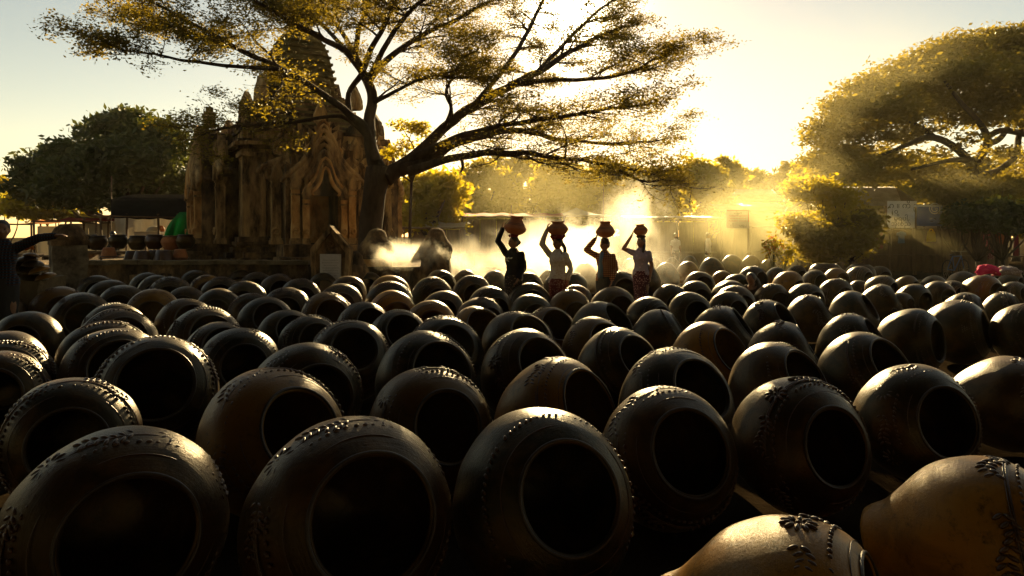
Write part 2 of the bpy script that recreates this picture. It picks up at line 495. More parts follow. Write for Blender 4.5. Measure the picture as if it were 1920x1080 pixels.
def smoke(name, c, s, dens, nscale, thr, label, seed, rise=1.0, aniso=0.55, soft=0.05, tint=(0.97, 0.92, 0.78)):
    """a bank of drifting smoke: uneven density inside its own closed volume"""
    b = MB(); b.ell((0, 0, 0), (s[0] / 2, s[1] / 2, s[2] / 2), nu=24, nv=12)
    m = bpy.data.materials.new(name + '_air'); m.use_nodes = True
    nt = m.node_tree; nt.nodes.clear()
    out = nt.nodes.new('ShaderNodeOutputMaterial'); v = nt.nodes.new('ShaderNodeVolumePrincipled')
    v.inputs['Color'].default_value = (*tint, 1)
    v.inputs['Anisotropy'].default_value = aniso
    tc = N(nt, 'ShaderNodeTexCoord')
    mp = N(nt, 'ShaderNodeMapping'); mp.inputs['Location'].default_value = (seed, seed * 2.3, 0); mp.inputs['Scale'].default_value = (1, 1, 1 / rise)
    nt.links.new(tc.outputs['Object'], mp.inputs[0])
    n1 = N(nt, 'ShaderNodeTexNoise', Scale=nscale, Detail=5.0, Roughness=0.55, Distortion=0.8)
    nt.links.new(mp.outputs[0], n1.inputs['Vector'])
    # fall-off from the middle of the bank to its edge
    dv = N(nt, 'ShaderNodeVectorMath', operation='DIVIDE'); dv.inputs[1].default_value = (s[0] / 2, s[1] / 2, s[2] / 2)
    nt.links.new(tc.outputs['Object'], dv.inputs[0])
    ln = N(nt, 'ShaderNodeVectorMath', operation='LENGTH'); nt.links.new(dv.outputs[0], ln.inputs[0])
    fo = N(nt, 'ShaderNodeMapRange'); fo.interpolation_type = 'SMOOTHSTEP'
    fo.inputs['From Min'].default_value = 1.0; fo.inputs['From Max'].default_value = soft
    fo.inputs['To Min'].default_value = 0.0; fo.inputs['To Max'].default_value = 1.0
    nt.links.new(ln.outputs['Value'], fo.inputs['Value'])
    th = N(nt, 'ShaderNodeMapRange'); th.interpolation_type = 'SMOOTHSTEP'
    th.inputs['From Min'].default_value = thr; th.inputs['From Max'].default_value = thr + 0.25
    sub = N(nt, 'ShaderNodeMath', operation='MULTIPLY_ADD'); sub.inputs[1].default_value = 0.22; sub.inputs[2].default_value = -0.11
    nt.links.new(fo.outputs[0], sub.inputs[0])
    ad = N(nt, 'ShaderNodeMath', operation='ADD'); nt.links.new(n1.outputs['Fac'], ad.inputs[0]); nt.links.new(sub.outputs[0], ad.inputs[1])
    nt.links.new(ad.outputs[0], th.inputs['Value'])
    mu = N(nt, 'ShaderNodeMath', operation='MULTIPLY'); nt.links.new(th.outputs[0], mu.inputs[0]); nt.links.new(fo.outputs[0], mu.inputs[1])
    m2 = N(nt, 'ShaderNodeMath', operation='MULTIPLY'); nt.links.new(mu.outputs[0], m2.inputs[0]); m2.inputs[1].default_value = dens
    nt.links.new(m2.outputs[0], v.inputs['Density'])
    nt.links.new(v.outputs[0], out.inputs['Volume'])
    return b.build('smoke', m, loc=c, label=label, kind='stuff')

smoke('smoke', (1.0, 19.0, 0.7), (9.5, 7.0, 2.8), 0.62, 0.9, 0.42, 'broad bank of white smoke drifting behind the four women', 3.1)
smoke('smoke', P(1080, 440, 16.5), (3.8, 3.0, 2.0), 0.8, 1.2, 0.42, 'dense white smoke between the second and third woman', 7.7)
smoke('smoke', P(1185, 405, 16.5), (2.6, 2.6, 2.8), 0.55, 1.6, 0.42, 'rising plume of smoke above the rightmost woman', 12.4, 1.6)
smoke('smoke', P(765, 478, 16.0), (3.4, 1.8, 1.0), 1.6, 1.9, 0.43, 'low wisp of smoke in front of the tree trunk', 21.0)
smoke('smoke', P(1420, 410, 25), (13.0, 9.0, 6.0), 0.060, 0.35, 0.34, 'thin veil of smoke before the long shed roofs', 33.0, tint=(0.98, 0.88, 0.48))
smoke('smoke', P(1010, 360, 30), (16.0, 9.0, 7.0), 0.015, 0.28, 0.32, 'golden smoke haze hanging under the spreading limbs, before the far trees', 41.0, tint=(0.98, 0.86, 0.42))
smoke('smoke', P(1700, 380, 25), (15.0, 4.0, 6.5), 0.055, 0.35, 0.30, 'faint smoke haze before the gabled house and white signboard', 55.0, tint=(0.98, 0.86, 0.42))
smoke('smoke', P(1690, 220, 24.5), (17.0, 3.0, 11.0), 0.034, 0.22, 0.30, 'golden haze hanging before the large domed tree', 63.0, tint=(0.98, 0.86, 0.42))

# ------------------------------------------------------------------ glazed jars
def catmull(pts, k=4):
    out = []
    n = len(pts)
    for i in range(n - 1):
        p0 = pts[max(i - 1, 0)]; p1 = pts[i]; p2 = pts[i + 1]; p3 = pts[min(i + 2, n - 1)]
        for j in range(k):
            t = j / k
            out.append(tuple(0.5 * ((2 * b) + (-a + c) * t + (2 * a - 5 * b + 4 * c - d) * t * t + (-a + 3 * b - 3 * c + d) * t ** 3)
                             for a, b, c, d in zip(p0, p1, p2, p3)))
    out.append(tuple(pts[-1]))
    return out

PROF = {
    'round': [(0.36, -1.05), (0.62, -0.82), (0.83, -0.52), (0.955, -0.24), (1.0, 0.0), (0.975, 0.24), (0.89, 0.44), (0.77, 0.585), (0.66, 0.665), (0.60, 0.70)],
    'wide': [(0.40, -0.98), (0.68, -0.78), (0.87, -0.50), (0.97, -0.22), (1.0, 0.02), (0.98, 0.24), (0.90, 0.43), (0.79, 0.56), (0.69, 0.64), (0.64, 0.67)],
    'mid': [(0.36, -1.06), (0.62, -0.83), (0.83, -0.53), (0.955, -0.24), (1.0, 0.0), (0.97, 0.26), (0.87, 0.47), (0.73, 0.62), (0.62, 0.69), (0.56, 0.72)],
    'narrow': [(0.34, -1.12), (0.58, -0.88), (0.80, -0.55), (0.945, -0.25), (1.0, 0.02), (0.96, 0.30), (0.84, 0.52), (0.68, 0.66), (0.55, 0.73), (0.50, 0.75)],
    'waisted': [(0.28, -1.34), (0.40, -1.31), (0.46, -1.20), (0.52, -1.0), (0.66, -0.80), (0.84, -0.55), (0.955, -0.28), (1.0, 0.0), (0.96, 0.28), (0.85, 0.50), (0.72, 0.63), (0.62, 0.69)],
    'egg': [(0.02, -1.22), (0.24, -1.17), (0.47, -1.03), (0.70, -0.78), (0.88, -0.45), (0.975, -0.2), (1.0, 0.02), (0.96, 0.28), (0.85, 0.50), (0.70, 0.64), (0.60, 0.70)],
}
SM = {k: catmull(v, 4) for k, v in PROF.items()}

def surf(kind, th, z, lift=0.0):
    """point and normal on the outside of a jar of radius 1"""
    pr = SM[kind]
    for (r0, z0), (r1, z1) in zip(pr, pr[1:]):
        if z0 <= z <= z1 or (r1, z1) == pr[-1]:
            t = min(max((z - z0) / (z1 - z0 + 1e-9), 0), 1)
            r = r0 + (r1 - r0) * t
            dr, dz = r1 - r0, z1 - z0
            l = math.hypot(dr, dz)
            nr, nz = dz / l, -dr / l
            break
    c, s = math.cos(th), math.sin(th)
    n = Vector((nr * c, nr * s, nz))
    return Vector((r * c, r * s, z)) + n * lift, n

def jar_body(kind, n, seed):
    mb = MB()
    pr = SM[kind]
    step = 1 if n > 50 else 2
    outer = pr[::step] + ([pr[-1]] if (len(pr) - 1) % step else [])
    rm, zm = pr[-1]
    inner = [(max(r - 0.055, 0.02), z) for r, z in reversed(outer[1:-1])]
    prof = [(0.001, outer[0][1])] + outer + [(rm - 0.02, zm + 0.012), (rm - 0.05, zm)] + inner + [(0.001, outer[0][1] + 0.06)]
    def fn(p, th, i):
        q = Vector((p.x * 1.1 + seed * 5.3, p.y * 1.1, p.z * 1.1))
        return p * (1 + 0.045 * noise.noise(q) + 0.008 * noise.noise(q * 3.1))
    mb.lathe(prof, n=n, fn=fn)
    return mb.mesh('jar_body', M_glaze)

def rot_to(n, t):
    """matrix whose x is t, z is n"""
    n = n.normalized(); t = (t - n * t.dot(n)).normalized()
    return Matrix((t, n.cross(t), n)).transposed()

def jar_rim(kind, n):
    rm, zm = SM[kind][-1]
    mb = MB()
    ring = [(rm - 0.008 + 0.020 * math.cos(a), zm + 0.006 + 0.018 * math.sin(a)) for a in [2 * math.pi * k / 8 for k in range(8)]]
    mb.lathe(ring, n=n, closed=True, fn=lambda p, th, i: p * (1 + 0.008 * noise.noise(Vector((p.x * 2, p.y * 2, 4)))))
    return mb.mesh('jar_rim', M_rim)

def jar_beads(kind, cnt, z=0.47, slant=0.7, ridge=True, fine=True):
    mb = MB()
    for k in range(cnt):
        th = 2 * math.pi * k / cnt + RND.uniform(-.01, .01)
        p, nn = surf(kind, th, z, -0.004)
        t = Vector((-math.sin(th), math.cos(th), 0)); u = nn.cross(t)
        d = t * math.cos(slant) + u * math.sin(slant)
        if RND.random() < .05: continue
        kk = RND.uniform(.75, 1.15)
        mb.ell(p, (0.034 * kk, 0.018 * RND.uniform(.85, 1.2), 0.024 * kk), rot_to(nn, d), 8 if fine else 5, 4 if fine else 3)
    pts = [surf(kind, 2 * math.pi * k / 64, z + 0.13, 0.0)[0] for k in range(65)]
    mb.tube(pts, 0.006, 5, caps=False)
    if ridge:
        for zz, rr in ((z - 0.10, 0.012), (z - 0.125, 0.008)):
            pts = [surf(kind, 2 * math.pi * k / 64, zz, 0.001)[0] for k in range(65)]
            mb.tube(pts, rr, 6, caps=False)
    return mb.mesh('bead_band', M_relief)

def petal(mb, kind, th, z, ang, dist, L, W_):
    dist *= 1.35; L *= 1.35; W_ *= 1.35
    p, nn = surf(kind, th, z)
    t = Vector((-math.sin(th), math.cos(th), 0)); u = nn.cross(t)
    d = t * math.cos(ang) + u * math.sin(ang)
    c = p + d * dist
    z2 = c.z; th2 = math.atan2(c.y, c.x)
    p2, n2 = surf(kind, th2, z2, -0.004)
    mb.ell(p2, (L, W_, 0.026), rot_to(n2, d), 8, 4)

def jar_flowers(kind, style, seed, split=False):
    """applied clay flowers, leaf sprays and dot triangles round the shoulder"""
    r = random.Random(seed); mb = MB(); out = []
    cnt = 5
    for k in range(cnt):
        mb = MB(); out.append(mb)
        th = 2 * math.pi * k / cnt + r.uniform(-.15, .15); z = 0.27 + r.uniform(-.03, .03)
        if style == 'flower':
            for j in range(10):
                petal(mb, kind, th, z, 2 * math.pi * j / 10, 0.085, 0.048, 0.017)
            p, nn = surf(kind, th, z); mb.ell(p, (0.024, 0.024, 0.02), rot_to(nn, Vector((0, 0, 1)) + nn * .1), 8, 4)
            mb = MB(); out.append(mb)
            th2 = th + 2 * math.pi / cnt * 0.5
            for j in range(7):
                tt = th2 + (j - 3) * 0.075; zz = z + 0.05 * math.sin(j * 0.9) + 0.03
                for sgn in (-1, 1):
                    petal(mb, kind, tt, zz, sgn * 1.0 + (0 if r.random() < 1 else 0), 0.045, 0.042, 0.017)
        elif style == 'leaf':
            for j in range(9):
                tt = th + (j - 4) * 0.085; zz = z + 0.07 * math.sin(j * 0.8)
                for sgn in (-1, 1):
                    petal(mb, kind, tt, zz, sgn * 0.95, 0.05, 0.048, 0.020)
        else:
            for row in range(4):
                for j in range(4 - row):
                    p, nn = surf(kind, th + (j - (3 - row) / 2) * 0.065, z + row * 0.055)
                    mb.ell(p, (0.022, 0.022, 0.018), rot_to(nn, Vector((0, 0, 1)) + nn * .1), 6, 4)
    if split: return [(('flower' if style == 'flower' and i % 2 == 0 else ('leaf_spray' if style != 'dots' else 'dot_cluster')), q.mesh('relief', M_relief)) for i, q in enumerate(out)]
    al = MB()
    for q in out: al.add(q.v, q.f)
    return al.mesh('relief', M_relief)

LIB = {}
def lib(key, fn, *a):
    if key not in LIB: LIB[key] = fn(*a)
    return LIB[key]

def solve(cx, T, W):
    """distance and radius of a ball on the ground whose outline spans W pixels about cx with its top at row T"""
    a0 = math.atan((cx - W / 2 - 960) / F); a1 = math.atan((cx + W / 2 - 960) / F)
    phi, sb = (a0 + a1) / 2, math.sin((a1 - a0) / 2)
    e = math.atan((T - HORIZ) * math.cos(phi) / F)
    lo, hi = 0.8, 60.0
    for _ in range(60):
        d = (lo + hi) / 2; r = d * sb
        h = CAMH - r
        g_ = math.atan2(h, d) - math.asin(min(r / math.hypot(d, h), 1)) - e
        if g_ > 0: lo = d
        else: hi = d
    return Vector((d * math.sin(phi), d * math.cos(phi), r)), r

# cx, top, width [, mouth x, mouth y] measured in the photograph; nearest first
NEAR = [
    (203, 797, 445, 246, 1015), (645, 780, 400, 702, 975), (1018, 767, 345, 1070, 932),
    (130, 706, 290, 128, 838), (508, 692, 292, 566, 805), (806, 687, 240, 842, 800),
    (1047, 674, 225, 1108, 765), (1252, 727, 265, 1297, 848), (1505, 703, 280, 1572, 838),
    (1722, 682, 255, 1783, 793), (290, 632, 253, 292, 720), (571, 641, 218, 600, 752),
    (798, 622, 192, 832, 700), (1268, 649, 225, 1312, 725), (987, 618, 175, 1018, 682),
    (1462, 642, 195, 1510, 705), (1626, 624, 185, 1672, 682), (1161, 615, 160, 1195, 668),
]
MID = [
    (5, 621, 190, 0, 690), (5, 641, 210, 0, 715), (-10, 658, 232, -25, 748), (208, 614, 205, 225, 690), (194, 601, 190, 205, 670),
    (50, 583, 150, 36, 645), (217, 579, 155, 232, 635), (212, 568, 130, 225, 610), (150, 549, 125, 158, 600), (108, 538, 117, 116, 585),
    (449, 611, 165, 458, 688), (411, 604, 150, 425, 655), (382, 576, 145, 398, 630), (346, 559, 122, 362, 602),
    (497, 556, 112, 505, 595), (538, 579, 115, 552, 620), (580, 589, 125, 596, 640), (655, 599, 160, 664, 652),
    (832, 592, 145, 850, 648), (745, 581, 118, 758, 622), (683, 566, 112, 700, 608), (612, 547, 104, 622, 590),
    (894, 574, 105, 907, 606), (972, 583, 140, 990, 620), (1118, 593, 135, 1142, 640), (1031, 574, 100, 1045, 604),
    (1131, 563, 120, 1156, 592), (1332, 604, 155, 1372, 658), (1240, 580, 120, 1279, 611), (1357, 571, 125, 1388, 602),
    (1475, 600, 145, 1522, 645), (1601, 585, 138, 1640, 625), (1715, 580, 140, 1762, 640), (1800, 563, 140, 1848, 618),
    (1812, 549, 100, 1848, 582), (1928, 568, 150, 1965, 620), (1445, 561, 110, 1472, 590), (1523, 552, 98, 1554, 576),
    (1604, 545, 100, 1633, 574), (1885, 547, 85, 1912, 572), (1657, 533, 90, 1686, 560),
]
FAR = [(c, t, w) for c, t, w in [
    (71, 519, 108), (92, 530, 110), (22, 521, 80), (-2, 542, 90), (-5, 553, 115), (-8, 565, 110), (183, 516, 85), (206, 524, 90), (230, 533, 95),
    (286, 542, 105), (275, 511, 70), (294, 515, 80), (318, 518, 88), (367, 506, 64), (389, 515, 72), (414, 519, 78), (455, 503, 62), (482, 510, 66),
    (347, 537, 80), (411, 540, 95), (460, 527, 85), (535, 501, 50), (520, 513, 70), (566, 505, 52), (537, 537, 90), (563, 522, 77), (606, 511, 58),
    (654, 506, 48), (652, 517, 74), (638, 531, 92), (692, 499, 46), (691, 510, 52), (734, 501, 56), (730, 515, 82), (729, 527, 90), (735, 544, 92),
    (826, 506, 62), (809, 519, 78), (830, 546, 84), (806, 562, 96), (884, 516, 76), (917, 537, 85), (901, 556, 94), (992, 530, 82), (990, 511, 60),
    (996, 550, 86), (1078, 534, 66), (1067, 541, 84), (1150, 537, 88), (1218, 556, 90), (1258, 534, 80), (1304, 527, 68), (1293, 547, 88),
    (1311, 508, 60), (1354, 508, 44), (1382, 513, 56), (1370, 524, 76), (1379, 535, 80), (1366, 546, 80), (1413, 499, 62), (1551, 493, 54), (1494, 497, 42),
    (1457, 501, 46), (1480, 508, 66), (1528, 506, 52), (1568, 502, 55), (1612, 498, 58), (1650, 498, 48), (1477, 523, 42), (1511, 530, 78), (1568, 522, 70),
    (1612, 525, 42), (1655, 515, 62), (1702, 516, 52), (1752, 516, 56), (1715, 532, 75), (1760, 527, 70), (1808, 526, 64), (1808, 508, 62), (1857, 507, 50),
    (1857, 515, 80), (1898, 512, 60), (1448, 532, 72), (1925, 545, 40), (1160, 508, 80), (1895, 528, 66), (470, 548, 88), (1690, 548, 60)]]
SIDE = [(1508, 960, 425, 60, 15, 'waisted'), (1872, 857, 395, 54, 13, 'waisted'), (1895, 665, 225, 58, 6, 'round'), (780, 504, 48, 100, 0, 'round')]
DOME = [(873, 502, 56), (927, 502, 56), (771, 491, 26), (750, 488, 40), (1182, 485, 40), (1150, 490, 50), (1249, 490, 53), (1290, 486, 50), (1335, 478, 50),
        (1374, 472, 48), (1412, 476, 46), (1440, 483, 40), (1260, 482, 34), (1293, 476, 34), (1226, 481, 40), (1085, 486, 44), (990, 499, 44),
        (1098, 494, 56), (1210, 494, 58), (1118, 488, 46), (1030, 503, 50)]
UPRIGHT = [(1062, 499, 80, 'tall dark jar standing upright with a flat lip, behind the woman in the white top'),
           (1547, 486, 63, 'upright jar with a wide pale lip at the far edge, left of its pair'),
           (1614, 488, 60, 'upright jar with a wide pale lip at the far edge, right of its pair')]

jars = []
for t in NEAR: jars.append(dict(c=t[0], t=t[1], w=t[2], m=t[3:5], k='near'))
for t in MID: jars.append(dict(c=t[0], t=t[1], w=t[2], m=t[3:5], k='mid'))
for t in FAR: jars.append(dict(c=t[0], t=t[1], w=t[2], k='far'))
# the rows run on past the right edge of the photograph
BEYOND = [(2110, 690, 240), (2330, 760, 320), (2080, 600, 170), (2260, 640, 210), (2040, 560, 130), (2170, 575, 150), (2330, 600, 180), (2010, 540, 100), (2100, 545, 110), (2210, 550, 125), (2330, 560, 140),
          (1990, 522, 80), (2065, 524, 84), (2150, 528, 90), (2250, 532, 96), (2350, 536, 100), (1960, 512, 62), (2030, 512, 64), (2110, 513, 66), (2190, 515, 70), (2280, 517, 74), (2480, 700, 270)]
for t in BEYOND: jars.append(dict(c=t[0], t=t[1], w=t[2], k='far'))
for t in SIDE: jars.append(dict(c=t[0], t=t[1], w=t[2], yaw=t[3], el=t[4], shape=t[5], k='side'))
for t in DOME: jars.append(dict(c=t[0], t=t[1], w=t[2], k='dome'))
for t in UPRIGHT: jars.append(dict(c=t[0], t=t[1], w=t[2], k='upright', label=t[3]))

for j in jars:
    j['C'], j['R'] = solve(j['c'], j['t'], j['w'])

# let neighbours that would cut into each other slide apart along the ground (a few centimetres)
mov = [j for j in jars]
for it in range(60):
    for a in range(len(mov)):
        A = mov[a]
        for b in range(a + 1, len(mov)):
            B = mov[b]
            dx = B['C'].x - A['C'].x
            if abs(dx) > 1.2: continue
            dy = B['C'].y - A['C'].y
            need = (A['R'] + B['R']) * 0.83
            dd = math.hypot(dx, dy)
            if dd < need and dd > 1e-4:
                push = (need - dd) / 2 * 0.5
                # sizes stay; the farther one gives more way
                wa = 0.25 if A['C'].y < B['C'].y else 0.75
                A['C'].x -= dx / dd * push * wa * 0.4; A['C'].y -= dy / dd * push * wa
                B['C'].x += dx / dd * push * (1 - wa) * 0.4; B['C'].y += dy / dd * push * (1 - wa)

def ordinal(n):
    w = ['', 'first', 'second', 'third', 'fourth', 'fifth', 'sixth', 'seventh', 'eighth', 'ninth', 'tenth', 'eleventh', 'twelfth', 'thirteenth', 'fourteenth', 'fifteenth', 'sixteenth', 'seventeenth', 'eighteenth', 'nineteenth', 'twentieth', 'twenty-first', 'twenty-second', 'twenty-third', 'twenty-fourth', 'twenty-fifth', 'twenty-sixth', 'twenty-seventh', 'twenty-eighth', 'twenty-ninth', 'thirtieth']
    return w[n]

lying = sorted([j for j in jars if j['k'] not in ('dome', 'upright')], key=lambda q: -q['t'])
bands = [(1200, 760), (760, 660), (660, 610), (610, 585), (585, 562), (562, 545), (545, 530), (530, 518), (518, 508), (508, 400)]
for bi, (hi_, lo_) in enumerate(bands):
    row = sorted([j for j in lying if lo_ <= j['t'] < hi_], key=lambda q: q['c'])
    for i, j in enumerate(row): j['row'] = bi + 1; j['pos'] = i + 1; j['n'] = len(row)
domes = sorted([j for j in jars if j['k'] == 'dome'], key=lambda q: q['c'])
for i, j in enumerate(domes): j['pos'] = i + 1; j['n'] = len(domes)

JAR_OF = {}
for ji, j in enumerate(jars):
    r_ = random.Random(1000 + ji)
    C, Rj, k = j['C'], j['R'], j['k']
    shape = j.get('shape') or ('egg' if k == 'dome' else ('round', 'round', 'mid')[ji] if ji < 3 else r_.choice(['round', 'round', 'wide', 'mid']))
    if k in ('near', 'mid') :
        # the axis that puts the mouth where the photograph has it
        mx, my = j['m']
        ray = Vector(((mx - 960) / F, 1, -(my - HORIZ) / F)).normalized()
        O = Vector((0, 0, CAMH)); oc = O - C
        rr = 0.72 * Rj
        bq = ray.dot(oc); disc = bq * bq - (oc.length_squared - rr * rr)
        if disc > 0: hit = O + ray * (-bq - math.sqrt(disc))
        else: hit = O + ray * (-bq)
        ax = (hit - C).normalized()
        if ax.z > 0.5: ax.z = 0.5; ax.normalize()
    elif k == 'far':
        yaw = R(22 + r_.uniform(-14, 14)); el = R(2 + r_.uniform(-8, 8))
        ax = Vector((math.sin(yaw) * math.cos(el), -math.cos(yaw) * math.cos(el), math.sin(el)))
    elif k == 'side':
        yaw = R(j['yaw']); el = R(j['el'])
        ax = Vector((math.sin(yaw) * math.cos(el), -math.cos(yaw) * math.cos(el), math.sin(el)))
    elif k == 'dome':
        ax = Vector((r_.uniform(-.12, .12), r_.uniform(-.12, .12), -1)).normalized()
    else:
        ax = Vector((r_.uniform(-.02, .02), 0, 1)).normalized()
    q = ax.to_track_quat('Z', 'Y')
    q = q @ Euler((0, 0, r_.uniform(0, 6.28))).to_quaternion()
    zs = 1.0
    loc = Vector(C)
    if k == 'dome':
        zs = r_.uniform(0.92, 1.05)
        loc.z = 0.70 * Rj * zs
    elif k == 'upright':
        loc.z = 1.0 * Rj; zs = 0.98
    style = r_.choice(['flower', 'leaf', 'dots', 'none']) if k not in ('dome', 'upright') else 'none'
    if j['w'] > 210 and style == 'none': style = 'flower'
    if ji in (0, 1): style = 'flower'
    if ji == 2: style = 'none'
    beads = (k not in ('dome',)) and (r_.random() < 0.75 or j['w'] > 150)
    tone = {0: .75, 1: .8, 2: .35}.get(ji, r_.random())
    if k == 'side' and j['w'] > 300: tone = 1.0  # bright ochre base colour stands in for direct sun on these jars
    toneword = 'dark olive' if tone < 0.45 else ('dark brown' if tone < 0.7 else 'reddish brown')
    if k == 'upright': label = j['label']; grp = 'glazed jars standing upright'
    elif k == 'dome':
        label = 'pale jar standing mouth down in the smoke, ' + ordinal(j['pos']) + ' from the left of that back cluster'
        grp = 'jars standing mouth down in the smoke'
    else:
        deco = {'flower': 'with clay flowers', 'leaf': 'with leaf sprays', 'dots': 'with dot clusters', 'none': ('with rope beading' if beads else 'with plain shoulder')}[style]
        rowtxt = 'front row' if j['row'] == 1 else ('backmost row' if j['row'] == len(bands) else ordinal(j['row']) + ' row back')
        label = f"{toneword} jar {deco}, {ordinal(j['pos'])} from the left in the {rowtxt}"
        grp = 'glazed jars lying in rows on the ground'
    root = empty('glazed_jar', label, 'jar', (loc.x, loc.y, 0), 0, grp)
    seg = 96 if j['w'] > 180 else (56 if j['w'] > 70 else 36)
    vi = r_.randrange(3)
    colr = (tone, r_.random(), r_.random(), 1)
    sx_, sy_, sz_ = r_.uniform(.965, 1.03), r_.uniform(.965, 1.03), r_.uniform(.95, 1.06)
    def part(name, me):
        o = link(name, me, root, loc=(0, 0, loc.z))
        o.rotation_mode = 'QUATERNION'; o.rotation_quaternion = q
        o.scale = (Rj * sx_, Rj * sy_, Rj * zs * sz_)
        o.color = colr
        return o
    part('body', lib(('body', shape, seg, vi), jar_body, shape, seg, vi))
    if k != 'dome':
        part('rim', lib(('rim', shape, seg), jar_rim, shape, seg))
    if beads and k != 'dome':
        bv = r_.randrange(2)
        bb_ = part('bead_band', lib(('beads', shape, bv, seg > 40), jar_beads, shape, (72, 60)[bv], (0.50, 0.46)[bv], (0.7, 0.3)[bv], bv == 1 or shape == 'wide', seg > 50)); bb_['kind'] = 'stuff'
    if style != 'none' and j['w'] > 170:
        for nm_, me_ in lib(('fls', shape, style, vi), jar_flowers, shape, style, vi + 5, True): part(nm_, me_)
    elif style != 'none' and j['w'] > 60:
        part('flower_relief' if style == 'flower' else ('leaf_relief' if style == 'leaf' else 'dot_relief'),
             lib(('fl', shape, style, vi), jar_flowers, shape, style, vi + 5))['kind'] = 'stuff'
    JAR_OF[(j['c'], j['t'])] = (root, C, Rj)

# ------------------------------------------------------------------ terrace, walls, pillars
M_edge = rough_mat('mossy_coping', (0.10, 0.075, 0.04), (0.26, 0.20, 0.11), 3, 0.95, 0.9, 12, dist=0.04)
t = MB(); t.box((-8.3, 23.0, 0.38), (12.6, 12.6, 0.76))
t.build('terrace', M_stucco_dark, smooth=False, kind='structure')

def rough_box(mb, c, s, nseg=8, amp=0.012, rot=None):
    """a box with worn, uneven faces"""
    sx, sy, sz = s
    m = MB(); m.box((0, 0, 0), s)
    n = max(2, nseg)
    faces = [(0, 1, 2, -1), (0, 1, 2, 1), (1, 2, 0, -1), (1, 2, 0, 1), (0, 2, 1, -1), (0, 2, 1, 1)]
    for ua, va, wa, sg in faces:
        vs = []; dims = (sx, sy, sz)
        nu = max(2, int(n * dims[ua] / max(dims)) + 1); nv = max(2, int(n * dims[va] / max(dims)) + 1)
        for j in range(nv + 1):
            for i in range(nu + 1):
                p = [0, 0, 0]
                p[ua] = (i / nu - .5) * dims[ua]; p[va] = (j / nv - .5) * dims[va]; p[wa] = sg * dims[wa] / 2
                p = Vector(p)
                q = (p + Vector(c)) * 2.7
                p += Vector((noise.noise(q), noise.noise(q + Vector((9, 0, 0))), noise.noise(q + Vector((0, 9, 0))))) * amp * 2
                if rot is not None: p = rot @ p
                vs.append(p + Vector(c))
        fs = [(j * (nu + 1) + i, j * (nu + 1) + i + 1, (j + 1) * (nu + 1) + i + 1, (j + 1) * (nu + 1) + i) for j in range(nv) for i in range(nu)]
        mb.add(vs, fs)

w = empty('terrace_wall', 'low dark crumbling wall with a pale worn coping along the front of the temple terrace', 'wall', (P(372, 500, 16.5).x, 16.5, 0))
m = MB(); rough_box(m, (0, 0, 0.42), (5.35, 0.34, 0.84), 22, 0.02); m.build('wall_face', M_stucco_dark, w)
x = -2.72
while x < 2.7:                                          # coping stones, one by one
    L = 0.62 + RND.uniform(-.08, .08)
    L = min(L, 2.72 - x)
    m = MB(); rough_box(m, (x + L / 2, -0.02 + RND.uniform(-.01, .01), 0.885 + RND.uniform(-.008, .008)), (L - 0.012, 0.44, 0.10), 5, 0.008)
    m.build('coping_stone', M_edge, w)
    x += L
m = MB(); rough_box(m, (-1.0, -0.25, 0.30), (0.9, 0.25, 0.6), 8, 0.05); rough_box(m, (1.4, -0.2, 0.25), (1.6, 0.2, 0.5), 8, 0.04)
for i_, (cx_, w_, h_) in enumerate(((-1.0, 0.9, 0.6), (1.4, 1.6, 0.5))):
    m = MB(); rough_box(m, (cx_, -0.25, h_ / 2), (w_, 0.2, h_), 8, 0.04); m.build('buttress', M_stucco_dark, w)

def bell_pillar(px, d, half, ztop, label, bell=True, mat=M_plaster, rz=None):
    c = P(px, 500, d)
    t = empty('gate_pillar', label, 'pillar', (c.x, d, 0), -math.atan2(c.x, d) + R(RND.uniform(-6, 6)), 'squat pillars with dark caps round the temple')
    zb = ztop - 0.42 if not bell else ztop - 0.75
    m = MB(); rough_box(m, (0, 0, zb / 2), (half * 2, half * 2, zb), 12, 0.02); m.build('shaft', mat, t)
    m = MB(); rough_box(m, (0, 0, zb + 0.05), (half * 2.16, half * 2.16, 0.10), 8, 0.01); m.build('ledge', M_stucco_dark, t)
    m = MB()
    if bell:
        k = half
        prof = [(k * 1.12, zb + .10), (k * 1.18, zb + .16), (k * 1.15, zb + .26), (k * 1.02, zb + .36), (k * .80, zb + .46), (k * .62, zb + .56), (k * .55, zb + .64), (k * .44, zb + .70), (k * .2, zb + .745), (0.001, zb + .75)]
        m.lathe(catmull(prof, 2), n=20, fn=lambda p, th, i: p + Vector((noise.noise(p * 3), noise.noise(p * 3 + Vector((5, 0, 0))), 0)) * 0.03)
    else:
        k = half
        prof = [(k * 1.12, zb + .10), (k * 1.16, zb + .17), (k * 1.02, zb + .20), (k * .80, zb + .33), (k * .50, zb + .42), (0.001, zb + .425)]
        m.lathe(prof, n=4 * 5, fn=lambda p, th, i: p * 1.0 + Vector((noise.noise(p * 4), noise.noise(p * 4 + Vector((5, 0, 0))), 0)) * 0.02)
    m.build('cap', M_stucco_dark, t)
    return t
bell_pillar(129, 13.6, 0.30, 1.76, 'pale stained square pillar with a dark pointed cap, left end of the terrace wall', bell=False)
bell_pillar(706, 17.2, 0.40, 1.70, 'stained pillar with bell cap half hidden by smoke beside the tree trunk', mat=M_stucco_warm)
bell_pillar(817, 17.0, 0.36, 1.72, 'dark bell-capped pillar standing alone in smoke left of the women', mat=M_stucco_dark)
bell_pillar(665, 16.4, 0.30, 1.16, 'low dark round-topped pillar between the stone tablet and the trunk', mat=M_stucco_dark)

